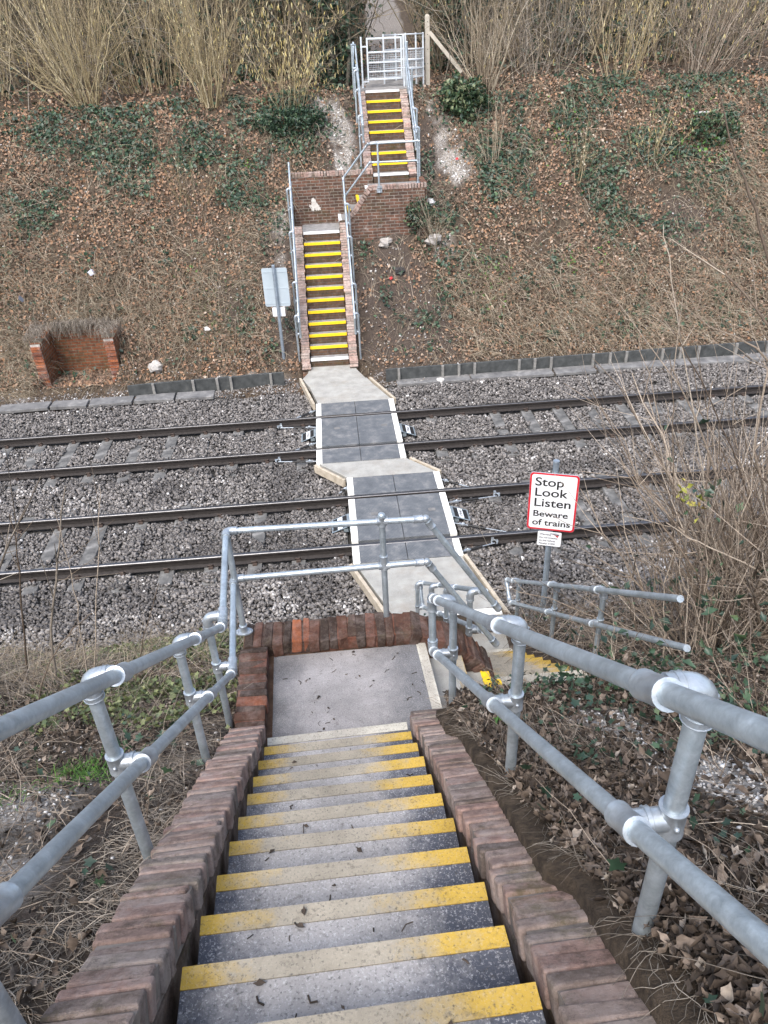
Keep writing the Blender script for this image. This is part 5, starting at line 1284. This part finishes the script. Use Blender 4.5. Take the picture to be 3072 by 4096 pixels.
shrub('hazel_shrub', 'slender hazel with drooping catkins between the right hand shrubs', 'shrub', (8.6, 14.0), 34, 3.4, .5, .010, (-.05, -.1), twigs=7, twl=(.3, 1.1), catkins=220, foot=.5, group=HG, catl=(.06, .12), tangle=.11)
shrub('hazel_shrub', 'tangled pale hazel behind the right hand bank crest', 'shrub', (6.7, 15.4), 50, 3.4, .45, .012, (0, 0), twigs=6, twl=(.4, 1.2), catkins=20, foot=.8, group=HG, tangle=.2, mat='deadvine')
shrub('hazel_shrub', 'bushy hazel behind the two left hand shrubs', 'shrub', (-4.7, 16.0), 60, 3.8, .42, .012, (0, 0), twigs=6, twl=(.4, 1.2), catkins=40, foot=1.0, group=HG, tangle=.10)
shrub('hazel_shrub', 'hazel at the far left edge with stems leaning out of the picture', 'shrub', (-9.3, 15.0), 50, 3.6, .5, .012, (-.1, 0), twigs=6, twl=(.4, 1.2), catkins=40, foot=.6, group=HG, tangle=.10)
shrub('sapling', 'thin tan sapling clump halfway up the right hand bank', 'sapling', (4.5, 11.9), 16, 1.8, .30, .008, (0, -.1), twigs=4, twl=(.2, .5), foot=.2, mat='straw', tangle=.10)
shrub('sapling', 'thin bare sapling in front of the ivy on the brick retaining wall', 'sapling', (2.75, 10.1), 22, 1.7, .40, .007, (-.15, -.15), twigs=5, twl=(.2, .6), foot=.16, mat='straw', tangle=.10)
shrub('sapling', 'sapling with pale leaves in the middle of the right hand bank', 'sapling', (6.8, 11.4), 14, 2.0, .45, .008, (.05, -.1), twigs=5, twl=(.2, .6), foot=.2, mat='hazel', leafn=80, leaf='straw', leafs=.07, tangle=.10)
shrub('sapling', 'sapling with hanging catkins near the right end of the bank', 'sapling', (8.7, 11.6), 14, 2.1, .42, .008, (-.05, -.1), twigs=5, twl=(.2, .7), foot=.3, catkins=60, tangle=.10)
shrub('sapling', 'sapling with pale seed heads on the left hand bank', 'sapling', (-3.4, 11.4), 16, 1.5, .45, .007, (.05, -.2), twigs=5, twl=(.2, .5), foot=.4, leafn=70, leaf='straw', leafs=.06, tangle=.10)
# evergreen bushes
def bush(name, label, base, size, n, leafs, mat='ivy', lift=.3, rlo=0.):
    bz = float(ground(V([base[0]]), V([base[1]]))[0]); th = thing(name, label, 'bush', (*base, bz))
    u = rng.normal(0, 1, (n, 3)); u /= np.linalg.norm(u, axis=1, keepdims=True); rad = rng.uniform(.35, 1.0, n)**.5
    lump = 1+.30*np.sin(u[:, 0]*5+1)*np.cos(u[:, 2]*6+base[0])+.2*np.sin(u[:, 1]*9+u[:, 2]*7)
    p = V([*base, bz+lift])+u*V(size)*(rad*lump)[:, None]
    v, f = scatter(LEAF8, LEAF8F, p, rots(n, tilt=.9), leafs*rng.uniform(.6, 1.3, n))
    keep(np_mesh('foliage', v, f, MT[mat], np.repeat(np.clip(rng.beta(1.8, 2, n)+rlo, 0, 1), len(LEAF8))), th)
    m = 14; az = rng.uniform(0, 2*PI, m); t = np.linspace(0, 1, 5)
    P = V([*base, bz-.05])+np.stack([np.cos(az)[:, None]*t*size[0]*.7, np.sin(az)[:, None]*t*size[1]*.7, t[None]*(lift+size[2]*.8)+0*az[:, None]], -1)
    v, f = strands(P, np.full((m, 5), .012)*np.linspace(1, .4, 5), 5); keep(np_mesh('stems', v, f, MT['twig'], np.repeat(rng.random(m), 25)), th)
    return th
bush('evergreen_bush', 'bright green evergreen bush right of the gate below the concrete post', (3.95, 13.2), (.62, .45, .50), 1500, .11, 'ivy', .30, .30)
bush('evergreen_bush', 'dark ivy mound left of the upper far stairs', (-.65, 12.9), (.95, .6, .36), 1700, .085, 'ivy', .05)
bush('evergreen_bush', 'ivy mound growing on the brick retaining wall', (2.35, 10.36), (.34, .20, .42), 620, .075, 'ivy', .55)
bush('evergreen_bush', 'green shrub at the right edge of the far bank', (10.6, 12.1), (.7, .5, .45), 900, .09, 'ivy', .25, .2)
# trees behind
def tree(label, x, y, r, H, ivy=0, lean=(0, 0), ivyr=.5, group='trees behind the far bank'):
    z = float(ground0(V([x]), V([y]))[0]); th = thing('tree', label, 'tree', (x, y, z), group)
    t = np.linspace(0, 1, 8); P = np.stack([x+lean[0]*t*H+.12*np.sin(t*5+x), y+lean[1]*t*H+.1*np.cos(t*4+y), z-.2+t*H], -1)[None]
    A = [strands(P, (r*(1-.6*t))[None], 9)]
    m = 16; bi = rng.integers(2, 8, m); d = rng.normal(0, 1, (m, 3)); d[:, 2] = np.abs(d[:, 2])*.8+.3; d /= np.linalg.norm(d, axis=1, keepdims=True)
    tt = np.linspace(0, 1, 6); Q = P[0, bi][:, None]+d[:, None]*(tt*rng.uniform(1., 2.6, (m, 1)))[..., None]; Q += np.cumsum(rng.normal(0, .07, Q.shape), 1)*tt[None, :, None]
    A.append(strands(Q, (r*.35)*np.ones((m, 6))*(1-.7*tt), 5))
    v, f, _ = merge(A); keep(np_mesh('trunk', v, f, MT['bark'], smooth=True), th)
    # bare twig crown
    m = 420; i = rng.integers(0, 16, m); j = rng.integers(2, 6, m); b = Q[i, j]; d = rng.normal(0, 1, (m, 3)); d[:, 2] += .3; d /= np.linalg.norm(d, axis=1, keepdims=True)
    T5 = b[:, None]+d[:, None]*(np.linspace(0, 1, 4)*rng.uniform(.3, 1.1, (m, 1)))[..., None]; T5 += np.cumsum(rng.normal(0, .04, T5.shape), 1)
    v, f = strands(T5, np.full((m, 4), .008)*np.linspace(1, .4, 4), 3); keep(np_mesh('crown', v, f, MT['wood_far'], np.repeat(rng.random(m), 12)), th)
    if ivy:
        h = rng.uniform(0, 1, ivy)**.8; az = rng.uniform(0, 2*PI, ivy); c = np.stack([np.interp(h, t, P[0, :, k]) for k in range(3)], -1)
        rr = r+np.abs(rng.normal(0, ivyr, ivy))*(.5+.6*np.abs(np.sin(h*9+x)))
        p = c+np.stack([np.cos(az)*rr, np.sin(az)*rr, rng.normal(0, .1, ivy)], -1)
        v, f = scatter(LEAF8, LEAF8F, p, rots(ivy, tilt=.9), .13*rng.uniform(.6, 1.3, ivy))
        keep(np_mesh('ivy', v, f, MT['ivy'], np.repeat(np.clip(rng.beta(1.6, 2.6, ivy), 0, 1), len(LEAF8))), th)
    return th
TL = [('ivy covered tree just left of the gate, two thirds dark leaves', .35, 16.2, .13, 5.5, 2400, (.05, 0), .42), ('leaning bare trunk crossing the ivy left of the gate', .75, 15.4, .06, 5., 300, (.12, .02), .2), ('ivy covered tree immediately right of the footpath gap', 4.4, 17.2, .14, 5.5, 2600, (-.03, 0), .55),
      ('dark ivy clad tree at the far left edge', -10.6, 18.5, .16, 5.5, 2200, (0, 0), .6), ('ivy clad trunk behind the large left hazel', -6.2, 19., .15, 5.5, 1500, (0, 0), .5), ('grey trunk behind the upright hazel', -3.3, 18.5, .17, 5.5, 300, (.02, 0), .3), ('thin ivy clad trunk behind the upright hazel on its right', -1.6, 17.0, .09, 5., 1300, (0, 0), .4),
      ('bare grey trunk behind the right hand hazels', 7.4, 18.6, .15, 5.5, 500, (.02, 0), .3), ('ivy trunk right of the middle of the right hand thicket', 8.9, 19.5, .14, 5.5, 1500, (0, 0), .45), ('bare pale trunk in the right hand thicket near the footpath', 6.0, 20., .16, 5.5, 300, (0, 0), .3), ('mossy trunk behind the leaning corner hazel', 12.4, 19., .17, 5.5, 900, (0, 0), .4), ('slim trunk left of the footpath gap', 1.5, 21., .12, 5.5, 600, (.01, 0), .35)]
for l_, x, y, r, H, iv, ln, ir in TL: tree(l_, x, y, r, H, iv, ln, ir)
# far-off wood: one mass of bare stems
def crest_stems():
    n = 250; x = rng.uniform(-10, 14, n); y = rng.uniform(13.9, 17.5, n); k = (np.abs(x-2.1) > 1.6); x, y = x[k], y[k]; n = len(x)
    K = 8; t = np.linspace(0, 1, K); H = rng.uniform(1.2, 3.4, n); d = rng.normal(0, .45, (n, 2)); z = ground(x, y)
    P = np.stack([x[:, None]+d[:, :1]*H[:, None]*t, y[:, None]+d[:, 1:]*H[:, None]*t, z[:, None]-.05+H[:, None]*t*(1-.12*t)], -1); P += np.cumsum(rng.normal(0, .05, P.shape), 1)*t[None, :, None]
    A = [strands(P, rng.uniform(.005, .013, n)[:, None]*(1-.7*t)[None], 4)]; rn = [np.repeat(rng.random(n), K*4)]
    m = n*7; s = np.repeat(np.arange(n), 7); j = rng.integers(2, K, m); dd = rng.normal(0, 1, (m, 3)); dd[:, 2] = np.abs(dd[:, 2])*.7; dd /= np.linalg.norm(dd, axis=1, keepdims=True)
    Q = P[s, j][:, None]+dd[:, None]*(np.linspace(0, 1, 5)*rng.uniform(.25, 1.1, (m, 1)))[..., None]; Q += np.cumsum(rng.normal(0, .035, Q.shape), 1)
    A.append(strands(Q, np.full((m, 5), .0055)*np.linspace(1, .45, 5), 3)); rn.append(np.repeat(rng.random(m), 15))
    v, f, _ = merge(A); o = np_mesh('scrub', v, f, MT['deadvine'], np.concatenate(rn)); tag(o, 'tangled bare scrub between the hazels along the crest of the far bank', 'scrub', kind='stuff')
crest_stems()
def thicket():
    n = 5200
    y = 16.5+rng.uniform(0, 1, n)**1.3*36; x = rng.uniform(-1, 1, n)*(9+.62*(y-10))+.8
    path = np.abs(x-(2.15+.065*(y-14))) < (1.0+.012*(y-14))
    path &= y < 44
    k = ~path; x, y = x[k], y[k]; n = len(x)
    H = rng.uniform(1.8, 5.2, n); K = 6; t = np.linspace(0, 1, K)
    z = ground0(x, y); d = rng.normal(0, .22, (n, 2)); P = np.stack([x[:, None]+d[:, :1]*H[:, None]*t, y[:, None]+d[:, 1:]*H[:, None]*t, z[:, None]-.05+H[:, None]*t], -1)
    P += np.cumsum(rng.normal(0, .06, P.shape), 1)*t[None, :, None]
    R = rng.lognormal(math.log(.016), .5, n)[:, None]*(1-.7*t)[None]
    A = [strands(P, R, 4)]; rn = [np.repeat(rng.random(n), K*4)]
    m = n*4; s = np.repeat(np.arange(n), 4); j = rng.integers(1, K, m); dd = rng.normal(0, 1, (m, 3)); dd[:, 2] = np.abs(dd[:, 2]); dd /= np.linalg.norm(dd, axis=1, keepdims=True)
    Q = P[s, j][:, None]+dd[:, None]*(np.linspace(0, 1, 4)*rng.uniform(.3, 1.3, (m, 1)))[..., None]; Q += np.cumsum(rng.normal(0, .05, Q.shape), 1)
    A.append(strands(Q, np.full((m, 4), .009)*np.linspace(1, .4, 4), 3)); rn.append(np.repeat(rng.random(m), 12))
    v, f, _ = merge(A); o = np_mesh('woodland', v, f, MT['wood_far'], np.concatenate(rn)); tag(o, 'bare winter undergrowth and woodland behind the far bank', 'woodland', kind='stuff')
    m = 16000; y = 16.2+rng.uniform(0, 1, m)*20; x = rng.uniform(-1, 1, m)*(9+.6*(y-10))+.8; k = (np.abs(x-(2.15+.065*(y-14))) > 1.3) & (vnoise(x, y, 2.2) > -.05); x, y = x[k], y[k]; m = len(x)
    p = np.stack([x, y, ground0(x, y)+np.abs(rng.normal(0, .9, m))], -1); v, f = scatter(LEAF8, LEAF8F, p, rots(m, tilt=.9), .15*rng.uniform(.6, 1.4, m))
    o = np_mesh('undergrowth', v, f, MT['ivy'], np.repeat(rng.beta(1.6, 2.4, m), len(LEAF8))); tag(o, 'dark evergreen undergrowth among the far woodland stems', 'undergrowth', kind='stuff')
thicket()

# ------------------------------------------------------------------ near shrubs
BG = 'bare bramble shrubs right of the lower handrail'
shrub('bramble_shrub', 'dense bare shrub with dark stems beside the right end of the lower handrail', 'shrub', (3.35, -4.75), 46, 2.3, .50, .015, (-.05, .10), mat='twig', twigs=12, twl=(.2, 1.1), foot=.35, group=BG, leafn=26, leafs=.085, tangle=.2)
shrub('bramble_shrub', 'thick stemmed bare shrub at the right edge above the ivy', 'shrub', (3.9, -4.8), 50, 2.8, .52, .017, (-.10, .10), mat='twig', twigs=12, twl=(.2, 1.2), foot=.4, group=BG, leafn=20, leafs=.09, tangle=.2)
shrub('bramble_shrub', 'pale bare shrub behind the others at the right edge near the rails', 'shrub', (4.5, -3.6), 60, 2.5, .50, .012, (-.12, .05), mat='twig', twigs=10, twl=(.2, .9), foot=.45, group=BG, tangle=.10)
shrub('bramble_shrub', 'low arching bramble over the lower steps with green leaves', 'shrub', (2.75, -5.4), 40, 1.2, .8, .007, (-.05, .05), mat='twig', twigs=5, twl=(.1, .4), foot=.3, group=BG, leafn=60, leafs=.07, tangle=.12)
shrub('bramble_shrub', 'low bramble tangle beside the nearest right hand posts', 'shrub', (2.1, -7.3), 12, .8, 1.0, .004, (-.1, .0), mat='twig', twigs=5, twl=(.1, .4), foot=.3, group=BG, leafn=50, leafs=.06, tangle=.12)
shrub('bramble_shrub', 'small bramble growing in front of the curved brick wall', 'shrub', (1.55, -6.25), 12, .75, .7, .004, (-.12, .15), mat='twig', twigs=4, twl=(.1, .3), foot=.2, group=BG, leafn=60, leafs=.055, tangle=.12)
def cane(label, pts, r, twigs=0, mat='twig', cat='sapling', name='sapling'):
    """a long bare shoot through points read from the photograph (pixel x, pixel y, depth)"""
    P = V([at(*p) for p in pts]); b = P[0].copy(); g = float(ground(V([b[0]]), V([b[1]]))[0])
    th = thing(name, label, cat, (b[0], b[1], min(g, b[2])))
    if b[2] > g+.1: e_ = P[0]-P[1]; e_ = e_/np.linalg.norm(e_); P = np.concatenate([V([[b[0]+e_[0]*.3, b[1]+e_[1]*.3, max(g-.03, b[2]-.5)]]), P])
    t = np.linspace(0, len(P)-1, 14); Q = np.stack([np.interp(t, np.arange(len(P)), P[:, k]) for k in range(3)], -1); dg = min(3, len(P)-1); Q = np.stack([np.polyval(np.polyfit(np.arange(len(P)), P[:, k], dg), t) for k in range(3)], -1); Q += rng.normal(0, .006, Q.shape)
    A = [strands(Q[None], (r*np.linspace(1, .35, 14))[None], 6)]; rn = [np.full(14*6, random.random())]
    if twigs:
        j = rng.integers(4, 13, twigs); d = Q[j+0]-Q[j-1]; d /= np.linalg.norm(d, axis=1, keepdims=True); d += rng.normal(0, .5, d.shape); l = rng.uniform(.1, .45, twigs)
        T_ = Q[j][:, None]+d[:, None]*(np.linspace(0, 1, 4)*l[:, None])[..., None]; A.append(strands(T_, np.full((twigs, 4), r*.4)*np.linspace(1, .4, 4), 4)); rn.append(np.repeat(rng.random(twigs), 16))
    v, f, _ = merge(A); keep(np_mesh('stem', v, f, MT[mat], np.concatenate(rn), smooth=True), th); return th
cane('long brown shoot rising across the far bank at the right edge', [(1668, 575, -5.2), (1638, 500, -5.1), (1610, 400, -5.0), (1580, 300, -4.9), (1555, 205, -4.8)], .012)
cane('pale shoot entering from the right edge across the edging planks', [(1668, 705, -5.4), (1610, 650, -5.2), (1550, 590, -5.), (1510, 520, -4.9), (1475, 465, -4.8)], .010, 3)
cane('grey shoot arching left across the far rails from the right edge', [(1668, 780, -5.2), (1600, 745, -5.1), (1540, 700, -5.), (1490, 640, -4.9)], .009, 3)
cane('very tall thin shoot crossing the tracks and the far bank', [(1530, 1120, -4.4), (1500, 930, -4.4), (1475, 750, -4.4), (1450, 600, -4.4), (1432, 480, -4.4)], .008, 4)
cane('thin dark shoot in front of the far track beside the sign', [(1455, 1180, -4.3), (1455, 1000, -4.3), (1450, 850, -4.3), (1445, 760, -4.3)], .008, 2)
cane('curved pale shoot in front of the near track, right of the sign', [(1585, 1180, -4.6), (1545, 1010, -4.6), (1505, 900, -4.6), (1470, 850, -4.6), (1450, 790, -4.6)], .012, 4)
cane('dark leaning shoot crossing the rails right of the sign', [(1640, 1150, -4.5), (1590, 1000, -4.5), (1540, 880, -4.5), (1490, 780, -4.5), (1440, 690, -4.5)], .009, 4)
cane('pale knobbly stem growing through the right hand shrub', [(1610, 1450, -5.), (1540, 1290, -4.9), (1450, 1170, -4.8), (1385, 1060, -4.7), (1340, 985, -4.6)], .012, 4)
cane('long pale twig slanting across the right hand shrub', [(1668, 1255, -5.2), (1590, 1215, -5.2), (1520, 1170, -5.2), (1440, 1130, -5.2)], .011, 2)
cane('tall pale sapling stem at the left in front of the near track', [(112, 1375, -4.2), (117, 1280, -4.2), (130, 1150, -4.2), (140, 1050, -4.2)], .015, 6, 'deadvine')
cane('thin dark sapling at the left crossing both near rails', [(205, 1440, -4.4), (212, 1300, -4.4), (213, 1150, -4.4), (217, 1050, -4.4)], .008, 2)
cane('thin stem at the far left leaning over the near rails', [(50, 1400, -4.2), (52, 1280, -4.2), (30, 1180, -4.2), (20, 1110, -4.2)], .011, 5)
cane('pale branch at the left edge reaching up to the right', [(-15, 1280, -4.6), (15, 1180, -4.6), (60, 1090, -4.6), (90, 1030, -4.6)], .013, 6, 'deadvine')
cane('dark forked twig beside the left handrail', [(95, 1480, -5.2), (110, 1420, -5.2), (160, 1360, -5.2), (205, 1320, -5.2)], .008, 2)
cane('thin reddish shoot left of the third left hand post', [(178, 1400, -4.3), (165, 1280, -4.3), (140, 1190, -4.3), (110, 1090, -4.3)], .007, 4)
cane('short dark twig behind the left handrail', [(300, 1420, -4.6), (318, 1350, -4.6), (335, 1290, -4.6), (345, 1260, -4.6)], .007, 1)
# yellowing leaf sprays in the right hand shrub
def spray(label, px, n, s, mat):
    c = at(*px); th = thing('leaf_spray', label, 'leaves', tuple(c)); p = c+rng.normal(0, .055, (n, 3)); v, f = scatter(LEAF8, LEAF8F, p, rots(n, tilt=.9), s*rng.uniform(.7, 1.2, n)); keep(np_mesh('leaves', v, f, mat, np.repeat(rng.random(n), len(LEAF8))), th)
    P = V([c+V([.12, -.05, -.35]), c+V([.05, 0, -.15]), c])[None]; v, f = strands(P, V([[.005, .004, .003]]), 5); keep(np_mesh('stalk', v, f, MT['twig'], np.zeros(15)), th)
YL = mat_rnd('yellowing_leaf', [(0, (.12, .15, .03)), (.5, (.33, .33, .06)), (.8, (.42, .38, .08)), (1, (.26, .18, .07))], .5, .4)
spray('spray of yellow green leaves in the right hand shrub', (1470, 1065, -4.6), 9, .06, YL); spray('second spray of yellow leaves lower in the right hand shrub', (1500, 1085, -4.6), 8, .06, YL)
DL = mat_rnd('dark_bramble_leaf', [(0, (.018, .045, .03)), (.7, (.035, .075, .05)), (1, (.09, .13, .08))], .4, .45)
for i, (px, l_) in enumerate((((1435, 1265, -4.9), 'dark green bramble leaves above the end of the lower handrail'), ((1565, 1325, -5.1), 'dark green bramble leaves hanging at the right of the shrub'), ((1610, 1435, -5.6), 'large dark bramble leaf at the right edge'), ((1645, 1450, -5.6), 'green bramble leaves cut by the right edge'), ((1515, 1060, -4.7), 'dark green leaf beside the yellow spray'))): spray(l_, px, 7, .075, DL)

# ------------------------------------------------------------------ loose objects
def rock(label, x, y, r, mat='chalk', name='chalk_rock', z=None, rnd=.7):
    m = MB(); m.ball((0, 0, 0), r, seg=9, rings=6); v = m.v[0]; h = rng.normal(0, .16, (len(v), 1)); v[:] = v*(1+h)*V([1.25, 1., .8]); m.r[0][:] = rnd
    o = m.build(name, MT[mat]); o.location = (x, y, (float(ground(V([x]), V([y]))[0]) if z is None else z)+r*.35); o.rotation_euler = (0, 0, random.random()*6); tag(o, label, 'rock'); return o
rock('big pale rock beside the brick refuge', -4.42, 8.0, .17, rnd=.35); rock('white chalk rock resting on the big pale rock', -4.46, 8.18, .09, z=.22, rnd=.95); rock('small white rock above the rock pile by the refuge', -3.2, 8.75, .075, rnd=.8)
rock('white rock lying on the trough lids right of the path', 3.35, 6.6, .07, rnd=1.); rock('white rock leaning on the edging planks right of the stairs', 2.38, 6.75, .085, rnd=.6); rock('chalk boulder at the corner of the brick retaining wall', 2.72, 10.2, .2, rnd=.3); rock('chalk boulder right of the upper landing railing', 2.75, 11.0, .12, rnd=.8)
rock('pinkish boulder on the ballast beyond the low wall', .16, -3.0, .10, rnd=.1); rock('white chalk lump on the ballast edge beyond the low wall', .45, -2.9, .09, rnd=.9); rock('rounded dark stone on the brown bank right of the lower far stairs', 1.75, 9.7, .12, rnd=.0, mat='ballast'); rock('pale stone at the top of the brown soil right of the stairs', 1.45, 10.2, .14, rnd=.2)
def scrap(label, x, y, mat, s=.06, cat='litter', name='litter'):
    v = V([(-1, -.5, 0), (0, -.6, .3), (1, -.4, 0), (1, .5, .2), (.1, .6, .45), (-1, .4, .1)])*s; m = MB(); m.add(v, [[0, 1, 4, 5], [1, 2, 3, 4]]); o = m.build(name, mat); o.location = (x, y, float(ground(V([x]), V([y]))[0])+.07); o.rotation_euler = (.8, 0, random.random()*3); tag(o, label, cat)
RED = mat_noise('red_plastic', [(.3, (.55, .02, .03)), (.7, (.65, .05, .05))], 5., .4, .4); BLU = mat_noise('pale_plastic', [(.3, (.55, .58, .70)), (.7, (.70, .72, .80))], 5., .4, .4)
scrap('red scrap of litter at the left edge of the far bank', -8.8, 9.9, RED, .09); scrap('pale blue plastic scrap on the left hand bank above the refuge', -6.0, 9.9, BLU, .12); scrap('red scrap on the brown soil right of the lower far stairs', 1.52, 9.55, RED, .06); scrap('small red scrap in the chalk right of the upper stairs', 3.6, 12.0, RED, .05)
scrap('dark blue grey plastic strip on the left hand bank', -7.8, 9.6, mat_noise('grey_plastic', [(.3, (.12, .14, .18)), (.7, (.2, .22, .26))], 5., .5), .14)
def logpiece(label, px, Y, l, r, mat='straw', az=.3, el=.1):
    c = at(px[0], px[1], Y); z = float(ground(V([c[0]]), V([c[1]]))[0]); d = V([math.cos(az), math.sin(az), el]); m = MB(); p = V([c[0], c[1], z+.05]); m.tube([p, p+d*l*.5+V([0, 0, .02]), p+d*l], [r, r*.9, r*.7], 7); tag(m.build('stick', MT[mat]), label, 'stick')
logpiece('stout pale stick leaning on the bank right of the lower far stairs', (1070, 690), 8.6, .8, .025, az=1.9, el=.6); logpiece('sawn pale block lying above the edging planks', (1062, 758), 7.8, .25, .05, az=.1, el=0); logpiece('broken stick standing among stones above the edging planks', (1035, 745), 7.9, .5, .02, az=1.7, el=.9); logpiece('silvery tube lying high on the right hand bank', (1490, 300), 12.6, .45, .03, 'chalk', .1, .05)
logpiece('crooked stick on the ballast beyond the low wall', (573, 1240), -2.4, .45, .018, 'straw', -1.5, -.03)

# ------------------------------------------------------------------ camera, light, world
cam = bpy.data.cameras.new('camera'); co = bpy.data.objects.new('camera', cam); COL.objects.link(co)
cam.sensor_fit = 'HORIZONTAL'; cam.sensor_width = 36; cam.lens = CF/3072*36; cam.clip_start = .05; cam.clip_end = 500
M = Matrix([[*V([_r2[i], -_d2[i], -_f[i]]), [0, CB, CH][i]] for i in range(3)]+[[0, 0, 0, 1]]); co.matrix_world = M
SC.camera = co
w = bpy.data.worlds.new('World'); SC.world = w; w.use_nodes = True; nt = w.node_tree; bg = nt.nodes['Background']
sk = nt.nodes.new('ShaderNodeTexSky'); sk.sky_type = 'NISHITA'; sk.sun_disc = False
SUN_EL, SUN_AZ = math.radians(52), math.radians(205)     # sun behind the viewer's left shoulder
sk.sun_elevation = SUN_EL; sk.sun_rotation = SUN_AZ; sk.dust_density = 3.; sk.air_density = 1.
hs = nt.nodes.new('ShaderNodeHueSaturation'); hs.inputs['Saturation'].default_value = .75; nt.links.new(sk.outputs[0], hs.inputs['Color']); nt.links.new(hs.outputs[0], bg.inputs['Color'])
bg.inputs['Strength'].default_value = .15
sl_ = bpy.data.lights.new('sun', 'SUN'); so = bpy.data.objects.new('sun', sl_); COL.objects.link(so)
sl_.energy = .9; sl_.angle = math.radians(30); sl_.color = (1, .97, .93)
sd = V([math.sin(SUN_AZ)*math.cos(SUN_EL), math.cos(SUN_AZ)*math.cos(SUN_EL), math.sin(SUN_EL)])
so.rotation_euler = Vector(sd).to_track_quat('Z', 'Y').to_euler()
SC.view_settings.view_transform = 'Standard'; SC.view_settings.look = 'None'; SC.view_settings.exposure = 1.5; SC.view_settings.gamma = 1.
